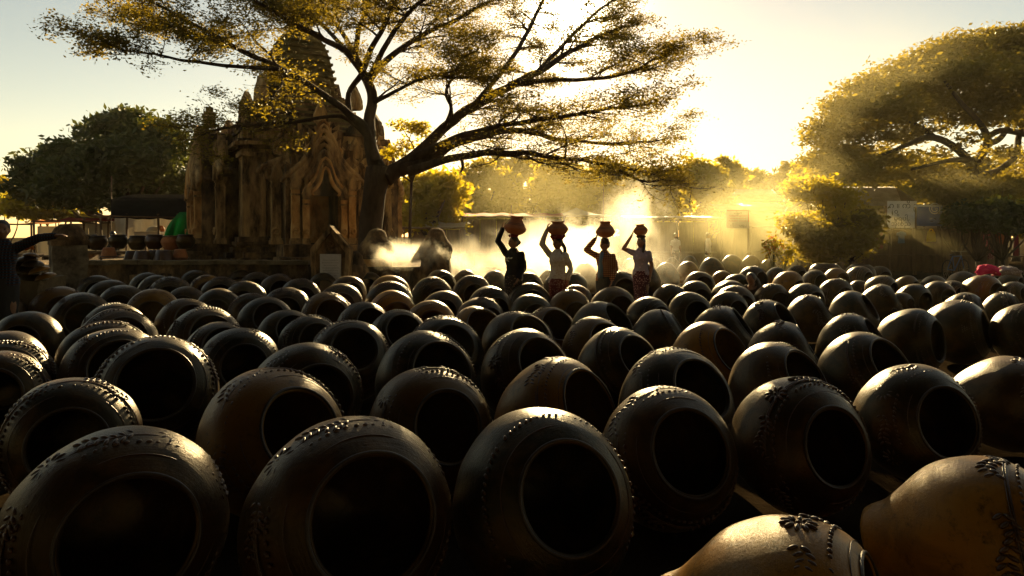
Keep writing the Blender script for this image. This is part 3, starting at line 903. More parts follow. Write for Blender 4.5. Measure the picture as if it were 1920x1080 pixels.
# stone tablet with a pale slab
c = P(622, 500, 15.9)
t = empty('stone_tablet', 'pentagonal stone tablet with a pale marble slab in front of the temple door', 'tablet', (c.x, 15.9, 0))
hh = 0.46
pent = [(-hh * .84, 0.0), (-hh, 1.22), (0, 1.76), (hh, 1.22), (hh * .84, 0.0)]
inn = [(-hh * .66, 0.0), (-hh * .78, 1.14), (0, 1.58), (hh * .78, 1.14), (hh * .66, 0.0)]
m = MB(); m.prism(inn, -0.08, 0.16); m.build('back_panel', M_stucco_dark, t, smooth=False)
for i in range(4):
    a, b = pent[i], pent[i + 1]; a2, b2 = inn[i], inn[i + 1]
    m = MB(); m.prism([a, b, b2, a2], -0.17, 0.18); m.build('frame_piece', M_stucco, t, smooth=False)
m = MB(); m.lathe([(0.075, -0.02), (0.09, 0.0), (0.075, 0.02), (0.055, 0.0)], n=20, closed=True)
m.build('round_boss', M_stucco_dark, t, M=Matrix.Translation((0, -0.10, 1.32)) @ Matrix.Rotation(R(90), 4, 'X'))
m = MB(); rough_box(m, (0.0, -0.105, 0.60), (0.48, 0.05, 1.0), 10, 0.003); m.build('marble_slab', M_marble, t)
lines_ = [(0.96, .34), (0.90, .38), (0.84, .3), (0.78, .37), (0.72, .34), (0.66, .38), (0.60, .31), (0.54, .36), (0.48, .2)]
m = MB()
for z_, w_ in lines_:
    x_ = -w_ / 2
    while x_ < w_ / 2:
        L = RND.uniform(.012, .03); m.box((x_ + L / 2, -0.1325, z_), (L, 0.003, 0.016)); x_ += L + 0.01
m.build('inscription', rough_mat('faded_inscription', (0.30, 0.27, 0.22), (0.42, 0.38, 0.32), 8, 0.8, 0.0, 10), t, smooth=False, kind='stuff')

# ------------------------------------------------------------------ the temple
TZ = 0.76
TC = Vector((-6.7, 21.5, TZ)); TROT = R(30)
temple = empty('temple', 'old weathered brick temple with ornate pointed porches and a tiered tower', 'temple', TC, TROT)
# local axes: front porch along -Y, left porch along -X
def part(mb, name, mat, smooth=False, parent=temple, **kw): return mb.build(name, mat, parent, smooth=smooth, **kw)

def redent(h, k=0.16):
    """outline of a square with stepped corners, half width h"""
    a, b = h * (1 - k), h * (1 - 2 * k)
    q = [(b, h), (b, a + 0), (a, a), (a, b), (h, b)]
    out = []
    for s in range(4):
        rot = Matrix.Rotation(-math.pi / 2 * s, 2)
        for x, y in q: out.append(tuple(rot @ Vector((x, y))))
    return out

def tier(mb, h, z0, z1, k=0.12, amp=0.02, top=None):
    o1 = redent(h, k); o2 = redent(top or h, k)
    # denser outline so that the wear shows
    def dense(o):
        r = []
        for a, b in zip(o, o[1:] + o[:1]):
            for s in range(4): r.append((a[0] + (b[0] - a[0]) * s / 4, a[1] + (b[1] - a[1]) * s / 4))
        return r
    o1, o2 = dense(o1), dense(o2)
    n = len(o1); vs = []
    rows = 3
    for j in range(rows + 1):
        t_ = j / rows
        for (x1, y1), (x2, y2) in zip(o1, o2):
            p = Vector((x1 + (x2 - x1) * t_, y1 + (y2 - y1) * t_, z0 + (z1 - z0) * t_))
            p += Vector((noise.noise(p * 3.3), noise.noise(p * 3.3 + Vector((7, 0, 0))), noise.noise(p * 4 + Vector((0, 7, 0))) * .6)) * amp * 1.6
            vs.append(p)
    fs = [(j * n + i, j * n + (i + 1) % n, (j + 1) * n + (i + 1) % n, (j + 1) * n + i) for j in range(rows) for i in range(n)]
    fs.append(tuple(range(rows * n, rows * n + n))); fs.append(tuple(range(n - 1, -1, -1)))
    mb.add(vs, fs)

# plinth
for h, z0, z1 in ((2.50, 0.0, 0.16), (2.38, 0.163, 0.30), (2.22, 0.303, 0.44), (2.10, 0.443, 0.55)):
    m = MB(); tier(m, h, z0, z1, 0.08); part(m, 'plinth_course', M_stucco_dark)
# body
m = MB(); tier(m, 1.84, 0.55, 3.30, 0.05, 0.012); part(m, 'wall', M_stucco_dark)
# corner pilasters: broad pale plaster panels on each corner
for sx, sy in ((-1, -1), (1, -1), (1, 1), (-1, 1)):
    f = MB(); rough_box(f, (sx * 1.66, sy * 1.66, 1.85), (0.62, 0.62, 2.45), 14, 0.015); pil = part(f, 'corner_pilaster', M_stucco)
    f = MB(); rough_box(f, (sx * 1.66, sy * 1.66, 0.66), (0.84, 0.84, 0.14), 6, 0.012); part(f, 'base_moulding', M_stucco_dark, parent=pil)
    f = MB(); rough_box(f, (sx * 1.66, sy * 1.66, 0.54), (0.98, 0.98, 0.10), 6, 0.012); part(f, 'base_moulding', M_stucco_dark, parent=pil)
    f = MB(); rough_box(f, (sx * 1.66, sy * 1.66, 3.02), (0.76, 0.76, 0.12), 6, 0.012); part(f, 'capital', M_stucco, parent=pil)
for ang in (0, 90, 180, 270):
    Q = Matrix.Rotation(R(ang), 4, 'Z')
    for s in (-1, 1):
        f = MB(); rough_box(f, (s * 1.13, -1.88, 1.75), (0.34, 0.12, 2.1), 8, 0.01); part(f, 'wall_pilaster', M_stucco, M=Q)
# cornice
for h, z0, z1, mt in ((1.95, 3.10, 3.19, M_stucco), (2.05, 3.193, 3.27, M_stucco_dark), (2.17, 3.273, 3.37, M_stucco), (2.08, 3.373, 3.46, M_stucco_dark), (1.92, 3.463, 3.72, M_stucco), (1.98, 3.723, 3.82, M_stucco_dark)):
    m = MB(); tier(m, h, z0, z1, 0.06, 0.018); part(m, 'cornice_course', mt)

def flame(mb, w, h, y0, y1, lobes=4, lean=0.0):
    """a flame-shaped leaf with a scalloped edge, standing in the x, z plane"""
    right = []
    n = lobes * 4
    for i in range(n + 1):
        t_ = i / n
        r = w * (math.sin(math.pi * (0.32 + 0.68 * t_)) ** 0.9 if t_ < 1 else 0) * (1 - 0.35 * t_)
        r += (0.07 * w * abs(math.sin(t_ * lobes * math.pi))) * (1 - t_)
        right.append((r, h * t_))
    out = [(x + lean * (z / h) ** 2, z) for x, z in right] + [(-x + lean * (z / h) ** 2, z) for x, z in reversed(right[:-1])]
    mb.prism(out, y0, y1)

def finial(x, y, z, w, h, ang, mat=M_stucco, lean=0.0, name='flame_finial'):
    m = MB(); flame(m, w, h, -0.10, 0.10, lean=lean); flame(m, w * .62, h * .78, -0.16, 0.16, lean=lean)
    return part(m, name, mat, M=Matrix.Translation((x, y, z)) @ Matrix.Rotation(R(ang), 4, 'Z'))
for sx, sy in ((-1, -1), (1, -1), (1, 1), (-1, 1)):
    finial(sx * 1.82, sy * 1.82, 3.80, 0.30, 0.72, 45 * (1 if sx * sy > 0 else -1) + (0), lean=0.0)
    finial(sx * 1.35, sy * 1.35, 4.62, 0.26, 0.80, 45 * (1 if sx * sy > 0 else -1))
# shallow antefixes along the roof edge
for ang in (0, 90, 180, 270):
    Q = R(ang)
    for s in (-1.1, -.55, .55, 1.1):
        v = Matrix.Rotation(Q, 4, 'Z') @ Vector((s, -1.86, 3.80))
        finial(v.x, v.y, v.z, 0.14, 0.30, ang, M_stucco_dark, name='antefix')
# stepped roof
zz = 3.82
for h, dz in ((1.80, .18), (1.74, .16), (1.66, .20), (1.58, .16), (1.50, .16), (1.44, .16), (1.34, .17)):
    m = MB(); tier(m, h, zz + 0.003, zz + dz * .45, 0.13, 0.03); part(m, 'roof_course', M_moss)
    m = MB(); tier(m, h * .95, zz + dz * .45 + 0.003, zz + dz, 0.13, 0.03); part(m, 'roof_course', M_stucco_dark)
    zz += dz
# ribbed curvilinear tower, course by course
tw = [(1.12, 0.0), (1.02, .18), (1.00, .40), (0.97, .62), (0.93, .86), (0.88, 1.08), (0.83, 1.3), (.77, 1.5), (.70, 1.7), (.58, 1.88), (.46, 2.0)]
for i, (h, dz0) in enumerate(tw):
    dz1 = tw[i + 1][1] if i + 1 < len(tw) else dz0 + .14
    hn = tw[i + 1][0] if i + 1 < len(tw) else .42
    L = dz1 - dz0
    m = MB(); tier(m, h * 1.03, zz + dz0 + .002, zz + dz0 + L * .35, 0.17, 0.022); part(m, 'tower_course', M_moss)
    m = MB(); tier(m, h * .95, zz + dz0 + L * .35 + .002, zz + dz1, 0.17, 0.022, top=(h + hn) / 2 * .93); part(m, 'tower_course', M_moss)
m = MB(); m.lathe(catmull([(0.42, 0), (0.46, .12), (0.38, .25), (.34, .3), (.38, .36), (.30, .5), (.25, .56), (.28, .62), (.20, .8), (.16, .86), (.17, .93), (.08, 1.3), (.03, 1.75), (0.001, 1.9)], 3), (0, 0, zz + 2.12), 20,
                  fn=lambda p, th, i: p + Vector((noise.noise(p * 4), noise.noise(p * 4 + Vector((5, 0, 0))), 0)) * 0.03)
part(m, 'spire', M_moss, smooth=True)
for ang in (0, 90, 180, 270):                          # small dormer shrines on the tower
    Q = Matrix.Rotation(R(ang), 4, 'Z')
    m = MB(); flame(m, .42, 1.0, -1.26, -0.9); part(m, 'dormer', M_stucco_dark, M=Matrix.Translation((0, 0, zz - .35)) @ Q)
    m = MB(); flame(m, .26, .6, -1.34, -1.2); part(m, 'dormer_niche', M_stucco, M=Matrix.Translation((0, 0, zz - .30)) @ Q)

def ogee(w, h, n=14):
    """half of a pointed flame arch: from the springing out and up to the tip"""
    pts = []
    for i in range(n + 1):
        t_ = i / n
        if t_ < .25:
            u = t_ / .25; x = w * (1.0 + .16 * math.sin(u * math.pi)); z = h * .20 * u
        else:
            u = (t_ - .25) / .75
            x = w * (1 - u) ** .62 * (1 - .34 * math.sin(u * math.pi)); z = h * (.20 + .80 * (u ** 1.05))
        pts.append((x, z))
    return pts

def flame_arch(parent, w, h, y, z, depth, ribs, mat, back=None, Q=None, scroll=True):
    """a fluted flame arch of parallel ribs with curled ends, over a flat back plate"""
    if back:
        o = ogee(w * 1.02, h * 1.02)
        m = MB(); m.prism([(x, zz_) for x, zz_ in o] + [(-x, zz_) for x, zz_ in reversed(o[:-1])], y + .03, y + depth)
        part(m, 'arch_panel', back, parent=parent, M=Q @ Matrix.Translation((0, 0, z)))
    for rr in range(ribs):
        k = 1 - rr * 0.17
        o = ogee(w * k, h * (k + .04 * rr))
        m = MB()
        pts = [(x, y - .02 - .035 * rr * (1 if rr % 2 else .6), z + zz_) for x, zz_ in o] 
        pts2 = [(-x, yy, zz_) for x, yy, zz_ in pts]
        rad = [w * .085 * (.6 + .6 * math.sin(math.pi * min(1, i / len(o) * 1.05))) + .012 for i in range(len(pts))]
        m.tube(pts + pts2[::-1][1:], rad + rad[::-1][1:], 7)
        part(m, 'arch_rib', mat if rr % 2 == 0 else M_stucco, True, parent, M=Q)
    if scroll:
        for s in (-1, 1):
            m = MB()
            sp = []
            for i in range(18):
                a = i / 17 * 2.2 * math.pi; q = w * .22 * (1 - i / 20)
                sp.append((s * (w * 1.05 + q * math.cos(a)), y - .06, z + q * math.sin(a) + .02))
            m.tube(sp, w * .06, 6); part(m, 'scroll', mat, True, parent, M=Q)
    # little flames licking up along the arch
    o = ogee(w * 1.06, h * 1.05)
    for s in (-1, 1):
        for i in range(4, len(o) - 1, 2):
            x, zz_ = o[i]
            m = MB(); flame(m, w * .10, w * .30, -.03, .03, lobes=1)
            part(m, 'arch_flame', M_stucco, parent=parent, M=Q @ Matrix.Translation((s * x, y + .03, z + zz_ - .02)) @ Matrix.Rotation(R(s * 28), 4, 'Y'))

def column(x, y, z0, z1, r, mat, Q, par):
    m = MB(); rough_box(m, (x, y, (z0 + z1) / 2), (r * 2, r * 2, z1 - z0), 10, 0.008); c_ = part(m, 'column', mat, parent=par, M=Q)
    for zc, k, hgt in ((z0 + .05, 1.35, .10), (z0 + .13, 1.18, .06), (z1 - .05, 1.4, .10), (z1 - .14, 1.2, .06), (z1 - .30, 1.12, .05)):
        m = MB(); rough_box(m, (x, y, zc), (r * 2 * k, r * 2 * k, hgt), 4, 0.006); part(m, 'moulding', M_stucco, parent=c_, M=Q)
    m = MB()                                            # the curl at the foot
    sp = []
    for i in range(18):
        a = i / 17 * 2.3 * math.pi; q = r * 1.05 * (1 - i / 22)
        sp.append((x + q * math.cos(a) * (-1), y - r - .03, z0 + .34 + q * math.sin(a)))
    m.tube(sp, r * .30, 6); part(m, 'foot_scroll', mat, True, c_, M=Q)
    m = MB(); flame(m, r * 1.3, r * 4.2, y - r - .07, y - r + .02); part(m, 'capital_leaf', M_stucco, parent=c_, M=Q @ Matrix.Translation((x, 0, z1 - .12)))

for ang in (0, -90, 90):
    Q = Matrix.Rotation(R(ang), 4, 'Z')
    # porch: side walls leave a real doorway between them
    for s in (-1, 1):
        m = MB(); rough_box(m, (s * .70, -2.35, 1.30), (0.62, 1.1, 2.0), 8, 0.012); part(m, 'porch_wall', M_stucco_dark, M=Q)
        m = MB(); rough_box(m, (s * .50, -2.78, 1.35), (0.16, .30, 1.72), 8, 0.008); part(m, 'door_jamb', M_stucco_warm, M=Q)
    m = MB(); rough_box(m, (0, -2.35, 2.50), (2.0, 1.1, 0.42), 6, 0.012); part(m, 'lintel', M_stucco_dark, M=Q)
    m = MB(); rough_box(m, (0, -1.95, 1.35), (0.9, .12, 1.9), 6, 0.01); part(m, 'inner_wall', M_stucco_warm, M=Q)
    m = MB(); rough_box(m, (0, -2.35, 2.95), (1.7, 1.0, 0.46), 6, 0.012); part(m, 'porch_attic', M_stucco_dark, M=Q)
    m = MB(); rough_box(m, (0, -2.45, 3.45), (1.1, .8, .55), 6, 0.012); part(m, 'porch_attic', M_stucco_dark, M=Q)
    m = MB(); rough_box(m, (0, -2.75, 0.28), (2.3, 1.2, 0.5), 8, 0.02); part(m, 'porch_step', M_stucco_dark, M=Q)
    m = MB(); rough_box(m, (0, -3.2, 0.10), (2.6, 1.0, 0.2), 8, 0.02); part(m, 'porch_step', M_stucco_dark, M=Q)
    for s in (-1, 1):
        column(s * .78, -2.98, .53, 2.18, .105, M_stucco_warm, Q, temple)
        column(s * .52, -3.08, .53, 1.92, .085, M_stucco_warm, Q, temple)
        column(s * 1.18, -2.45, .53, 2.42, .12, M_stucco, Q, temple)
    flame_arch(temple, .50, 1.05, -3.12, 1.86, .28, 3, M_stucco_warm, M_stucco_dark, Q)
    flame_arch(temple, .90, 1.50, -2.95, 2.18, .30, 4, M_stucco, M_stucco_dark, Q)
    flame_arch(temple, .44, .95, -2.92, 3.02, .30, 3, M_stucco_warm, M_stucco_dark, Q, scroll=False)
    flame_arch(temple, 1.30, 1.35, -2.45, 2.45, .30, 2, M_stucco, M_stucco_dark, Q)
    for s in (-1, 1):
        v = Q @ Vector((s * 1.05, -2.4, 3.0)); finial(v.x, v.y, v.z, .22, .62, ang)
    v = Q @ Vector((0, -2.6, 3.95)); finial(v.x, v.y, v.z, .20, .62, ang)

# ------------------------------------------------------------------ trees
def smooth_path(pts, k=3):
    return [Vector(p) for p in catmull([tuple(p) for p in pts], k)]

class Grower:
    """limbs, branches, twigs and the leaf sprays that sit on them"""
    def __init__(self, seed, flat=0.55, up=0.05):
        self.r = random.Random(seed); self.flat = flat; self.up = up
        self.twigs = MB(); self.branches = MB(); self.tips = []
    def rdir(self, d, spread):
        r = self.r
        v = Vector((r.gauss(0, 1), r.gauss(0, 1), r.gauss(0, 1) * self.flat))
        v = v.normalized() * math.tan(spread)
        w = (d + v); w.z = w.z * 0.75 + self.up
        return w.normalized()
    def grow(self, p, d, L, rad, lvl, maxl):
        r = self.r
        n = 5 if lvl < maxl else 3
        pts, rads = [p.copy()], [rad]
        q = p.copy(); dd = d.copy()
        for i in range(n):
            dd = self.rdir(dd, 0.30)
            q = q + dd * (L / n)
            pts.append(q.copy()); rads.append(max(rad * (1 - 0.8 * (i + 1) / n), 0.0035))
        (self.branches if lvl == 0 else self.twigs).tube(pts, rads, (6, 4, 3, 3)[min(lvl, 3)], caps=False)
        if lvl >= maxl:
            for i in range(1, len(pts)): self.tips.append((pts[i], 1.0))
            return
        kids = (6, 6, 4)[min(lvl, 2)]
        for k in range(kids):
            i = 1 + int((k + r.random()) / kids * n * .98); i = min(i, n)
            f = 1 - 0.35 * i / n
            self.grow(pts[i], self.rdir((pts[i] - pts[i - 1]).normalized(), R(48)), L * r.uniform(.38, .62) * f + .08, rads[i] * .6 + .002, lvl + 1, maxl)

def leaves_at(tips, per, spread, size, flat, name, mat, parent, keep=None, **kw):
    if not tips: return None
    P_ = np.array([[t[0].x, t[0].y, t[0].z] for t in tips])
    cen = np.repeat(P_, per, axis=0)
    cen = cen + NPR.normal(size=cen.shape) * np.array([spread, spread, spread * .55])
    du, dv = leaf_axes(len(cen), size, flat)
    return quads(name, cen, du, dv, mat, parent, **kw)

# --- the big spreading tree beside the temple
TD = 17.6
bc = P(683, 500, TD)
big = empty('spreading_tree', 'huge spreading tree with bare dark limbs between the temple and the smoke', 'tree', (bc.x, TD, 0))
def to_local(p): return p - Vector((bc.x, TD, 0))
# limbs traced as (px, py, radius px) with their own distance, near end first
LIMBS = [
    ('trunk', [(688, 560, 34), (690, 515, 29), (693, 470, 25), (696, 415, 23), (702, 362, 24), (708, 332, 27), (708, 312, 24)], (0, 0)),
    ('limb', [(708, 318, 24), (698, 285, 18), (693, 250, 16), (691, 222, 15), (700, 190, 14), (689, 155, 13), (668, 108, 9)], (0, .3)),
    ('limb', [(676, 132, 9), (648, 98, 9), (600, 70, 7), (550, 44, 6), (504, 14, 5), (440, -20, 3), (360, -50, 2)], (.2, -2.6)),
    ('limb', [(668, 110, 8), (672, 60, 7), (690, 18, 6), (704, -30, 5), (730, -90, 3)], (.3, 1.6)),
    ('limb', [(690, 152, 12), (718, 118, 9), (768, 80, 7), (826, 52, 6), (888, 18, 5), (960, -20, 3)], (.2, 2.4)),
    ('limb', [(682, 128, 9), (702, 80, 7), (728, 38, 6), (748, -10, 5), (790, -80, 3)], (.2, -1.6)),
    ('limb', [(672, 116, 8), (640, 84, 6), (604, 46, 5), (572, 14, 4), (520, -30, 3), (430, -60, 2)], (.2, 2.2)),
    ('limb', [(704, 300, 15), (684, 240, 12), (653, 212, 10), (612, 180, 9), (560, 150, 8), (518, 126, 7), (436, 84, 6), (350, 38, 5), (290, 8, 3)], (-.2, -3.2)),
    ('limb', [(524, 130, 6), (440, 124, 5), (350, 114, 4), (300, 106, 3), (260, 98, 2.5), (232, 94, 1.5)], (-2.4, -4.2)),
    ('limb', [(420, 78, 4), (350, 66, 4), (315, 48, 3), (285, 30, 2), (262, 34, 1.5)], (-2.6, -1.2)),
    ('limb', [(690, 258, 8), (640, 218, 5), (560, 228, 4.5), (500, 232, 4), (440, 238, 3.5), (398, 244, 3), (366, 262, 2)], (-.4, -2.2)),
    ('limb', [(655, 214, 8), (654, 176, 7), (676, 142, 8)], (-.1, .3)),
    ('limb', [(702, 192, 6), (755, 165, 4.5), (802, 144, 4), (850, 142, 3.5), (905, 152, 2.5)], (.1, -2.0)),
    ('limb', [(722, 334, 26), (752, 312, 20), (784, 288, 16), (822, 250, 14), (862, 216, 13), (920, 182, 12), (980, 150, 10), (1040, 116, 8), (1100, 80, 6), (1170, 48, 4)], (0, 2.4)),
    ('limb', [(955, 158, 8), (1040, 150, 6), (1120, 148, 5), (1190, 132, 4), (1225, 112, 3), (1250, 100, 2)], (1.4, -1.0)),
    ('limb', [(1010, 132, 6), (1060, 80, 5), (1110, 30, 4), (1160, -10, 3)], (1.6, 3.2)),
    ('limb', [(832, 240, 6), (846, 205, 5), (838, 170, 4), (862, 120, 3), (900, 90, 2)], (.5, -1.6)),
    ('limb', [(768, 302, 14), (828, 270, 10), (880, 250, 8), (940, 238, 7), (1010, 226, 6), (1090, 212, 5), (1150, 202, 4), (1215, 196, 2.5)], (.2, -2.8)),
    ('limb', [(748, 320, 19), (790, 306, 15), (822, 292, 13), (856, 268, 11), (900, 256, 10), (960, 246, 8), (1010, 252, 7), (1070, 264, 5), (1150, 270, 4), (1200, 266, 3), (1246, 262, 2)], (.1, 1.2)),
    ('limb', [(768, 322, 15), (812, 306, 11), (856, 296, 10), (905, 287, 9), (962, 286, 8), (1040, 294, 6), (1110, 305, 5), (1170, 316, 4), (1225, 322, 2.5)], (0, -3.4)),
    ('limb', [(1140, 308, 4), (1180, 330, 3.5), (1215, 340, 3), (1250, 340, 2)], (-2.5, -3.4)),
    ('limb', [(866, 298, 5), (868, 310, 4), (864, 322, 2.5)], (-.4, -.5)),
    ('limb', [(770, 310, 8), (784, 290, 7), (790, 282, 6)], (.1, .4)),
    ('limb', [(668, 108, 7), (640, 60, 6), (600, 10, 5), (560, -50, 4), (500, -110, 3)], (.3, 4.6)),
    ('limb', [(880, 206, 7), (960, 110, 6), (1000, 40, 5), (1030, -30, 4), (1060, -100, 3)], (.8, 4.8)),
    ('limb', [(690, 150, 8), (760, 30, 6), (860, -40, 5), (980, -90, 4)], (.3, -4.4)),
]
gb = Grower(11)
for li, (nm, pts, (d0, d1)) in enumerate(LIMBS):
    n = len(pts)
    w = []
    for i, (px, py, rp) in enumerate(pts):
        d = TD + d0 + (d1 - d0) * (i / (n - 1)) ** 1.2
        w.append((*to_local(P(px, py, d)), rp * d / F * (.70 if nm == 'limb' else .9)))
    sm = catmull(w, 4)
    pth = [Vector(s[:3]) for s in sm]; rad = [s[3] for s in sm]
    if nm == 'trunk':
        m = MB(); m.tube(pth, rad, 22)
        for i, v in enumerate(m.v):
            q = Vector(v); k = noise.noise(Vector((q.x * 5, q.y * 5, q.z * 1.2))) * .10
            cz = min(range(len(pth)), key=lambda z_: abs(pth[z_].z - q.z)); cc = pth[cz]
            fl = max(0, .55 - q.z) * .9
            m.v[i] = tuple(cc + (q - cc) * (1 + k + fl))
    else:
        jit = [p + Vector((noise.noise(p * 2.0 + Vector((li, 0, 0))), noise.noise(p * 2.0 + Vector((0, li, 0))), noise.noise(p * 2.0 + Vector((0, 0, li))))) * min(.06, .02 + i * .003) for i, p in enumerate(pth)]
        pth = [pth[0]] + jit[1:]
        m = MB(); m.tube(pth, rad, 10)
    m.build(nm, M_bark, big)
    if nm == 'trunk' or li in (11, 21, 22): continue
    tot = sum((b - a).length for a, b in zip(pth, pth[1:]))
    run = 0.0
    start = .30 if tot > 2 else .15
    if li in (7, 13, 1): start = .42
    if li in (18, 17, 19): start = .33
    nb = int(tot * (2.3 if li != 1 else 0.5))
    for k in range(nb):
        t_ = start + (1 - start) * (k + gb.r.random()) / nb
        i = min(int(t_ * (len(pth) - 1)), len(pth) - 2)
        p = pth[i]; d = (pth[i + 1] - pth[i]).normalized()
        L = gb.r.uniform(.8, 1.7) * (1.15 - .4 * t_)
        gb.grow(p, gb.rdir(d, R(50)), L, min(rad[i] * .5, .035), 0, 2)
    gb.grow(pth[-2], (pth[-1] - pth[-2]).normalized(), .45, .012, 0, 2)
gb.branches.build('branch_sprays', M_bark, big, kind='stuff')
gb.twigs.build('twigs', M_bark, big, kind='stuff')
print('big tree tips', len(gb.tips))
def upper(t):                                            # the upper storeys of the crown carry more leaf
    p = t[0] + Vector((bc.x, TD, 0))
    return (p.z - CAMH) / p.y * F > 285
tips2 = [t for t in gb.tips for _ in range(2 if upper(t) else 1)]
leaves_at(tips2, 3, .11, .036, .5, 'crown', M_leaf_big, big, kind='stuff')

# --- generic leafy tree: crown made of uneven lumps of leaf clusters round forked limbs
def lumps_tree(name, label, loc, trunk_h, trunk_r, lumps, leaf, mat, nclus, per, size, seed, group=None, cat='tree', limbs=True, spread=.28, shell=.55, trunk_lean=(0, 0)):
    r = random.Random(seed)
    t = empty(name, label, cat, loc, 0, group)
    base = Vector((0, 0, 0)); top = Vector((trunk_lean[0], trunk_lean[1], trunk_h))
    if limbs:
        mid = base.lerp(top, .5) + Vector((r.uniform(-.15, .15), r.uniform(-.15, .15), 0)) * trunk_h * .3
        m = MB(); m.tube([base + Vector((0, 0, -.1)), base + Vector((0, 0, .3)), mid, top], [trunk_r * 1.5, trunk_r * 1.1, trunk_r * .9, trunk_r * .75], 12)
        m.build('trunk', M_bark, t)
        for c, rad in lumps:
            c = Vector(c)
            a = top.lerp(c, .5) + Vector((r.uniform(-.3, .3), r.uniform(-.3, .3), -abs(r.gauss(0, .12)) * (c - top).length))
            pts = smooth_path([top - Vector((0, 0, .15)), a, c], 4)
            m = MB(); m.tube(pts, [trunk_r * (.62 - .5 * i / (len(pts) - 1)) for i in range(len(pts))], 8); m.build('limb', M_bark, t)
    cl = []
    vol = sum(x[1][0] * x[1][1] * x[1][2] for x in lumps)
    for c, rad in lumps:
        k = max(3, int(nclus * (rad[0] * rad[1] * rad[2]) / vol))
        for _ in range(k):
            v = Vector((r.gauss(0, 1), r.gauss(0, 1), r.gauss(0, 1))).normalized() * (r.random() ** (1 / 3) * (1 - shell) + shell * r.uniform(.85, 1.08))
            wob = 1 + .22 * noise.noise(Vector(c) * 1.3 + v * 2.2)
            cl.append((Vector(c) + Vector((v.x * rad[0], v.y * rad[1], v.z * rad[2])) * wob, 1))
    P_ = np.array([tuple(c[0]) for c in cl])
    cen = np.repeat(P_, per, axis=0) + NPR.normal(size=(len(P_) * per, 3)) * np.array([spread, spread, spread * .5])
    du, dv = leaf_axes(len(cen), size, .7)
    quads(leaf, cen, du, dv, mat, t, kind='stuff')
    return t

def px_lumps(loc, d, items):
    """lumps given by their place (px, py), radii px and a distance offset"""
    out = []
    for px, py, rx, rz, dy in items:
        dd = d + dy
        c = P(px, py, dd) - Vector(loc)
        out.append((tuple(c), (rx * dd / F, rx * dd / F * .85, rz * dd / F)))
    return out

# dark tree on the left
d = 30.0; lc = P(242, 440, d); lc.z = 0
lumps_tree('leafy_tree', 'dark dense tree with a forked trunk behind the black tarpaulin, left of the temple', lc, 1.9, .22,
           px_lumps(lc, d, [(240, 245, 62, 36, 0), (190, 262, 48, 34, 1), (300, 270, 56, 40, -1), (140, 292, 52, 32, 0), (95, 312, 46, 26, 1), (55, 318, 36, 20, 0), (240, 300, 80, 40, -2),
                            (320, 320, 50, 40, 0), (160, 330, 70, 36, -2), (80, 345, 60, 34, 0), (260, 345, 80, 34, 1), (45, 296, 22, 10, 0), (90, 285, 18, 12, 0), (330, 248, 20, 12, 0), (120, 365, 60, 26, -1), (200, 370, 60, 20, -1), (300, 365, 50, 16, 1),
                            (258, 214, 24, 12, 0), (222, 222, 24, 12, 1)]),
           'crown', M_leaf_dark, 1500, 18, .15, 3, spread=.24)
for (px, d, py, w_, h_, lab, sd) in [(8, 44, 372, 70, 34, 'low bright bush far off at the left edge of the market', 4), (95, 40, 385, 90, 22, 'low bushy growth behind the awnings, below the dark tree', 5)]:
    lc = P(px, 440, d); lc.z = 0
    lumps_tree('bush', lab, lc, .5, .1, px_lumps(lc, d, [(px - 30, py, w_ * .5, h_, 0), (px + 25, py + 6, w_ * .5, h_ * .8, 1), (px, py - 8, w_ * .4, h_ * .8, -1)]), 'foliage', M_leaf_gold, 420, 16, .20, sd, None, 'bush', True)

# gilded trees beyond the smoke, one by one
ROW = [  # px, distance, top row, half width px, gold?, label
    (800, 30, 322, 52, 1, 'rounded bright green tree just right of the big trunk'),
    (905, 46, 300, 62, 1, 'hazy golden tree behind the first woman carrying a pot'),
    (985, 52, 292, 60, 0, 'tall hazy tree between the first and second woman'),
    (1065, 44, 305, 55, 1, 'broad yellow-green tree behind the second woman'),
    (1140, 50, 300, 60, 0, 'dim olive tree behind the third woman'),
    (1215, 42, 318, 52, 0, 'dusky tree above the smoke plume'),
    (1295, 44, 300, 58, 1, 'bushy green tree at the tip of the spreading branches'),
    (1360, 52, 298, 42, 1, 'pointed leafy tree behind the long tin roofs'),
    (1415, 60, 322, 46, 1, 'pale low tree far behind the shed roofs'),
    (1475, 56, 308, 44, 0, 'round-headed tree left of the large right-hand tree'),
    (1535, 48, 305, 52, 1, 'sunlit tree behind the thatched roof'),
    (862, 60, 330, 70, 0, 'far pale tree glimpsed under the lowest limb'),
    (1250, 62, 330, 60, 1, 'farthest hazy tree under the limb tip'),
    (745, 50, 352, 50, 0, 'dark bush-like tree just behind the trunk'),
    (1600, 40, 292, 58, 1, 'hazy tree directly behind the gabled roof, left half'),
    (1672, 44, 300, 56, 0, 'dim olive tree over the ridge of the gabled house'),
    (1745, 41, 300, 56, 1, 'yellow-green tree seen between gable and shrubs'),
    (1822, 38, 298, 56, 0, 'tree seen just left of the large tree trunk'),
    (1905, 40, 292, 62, 1, 'tree behind the right edge stall'),
]
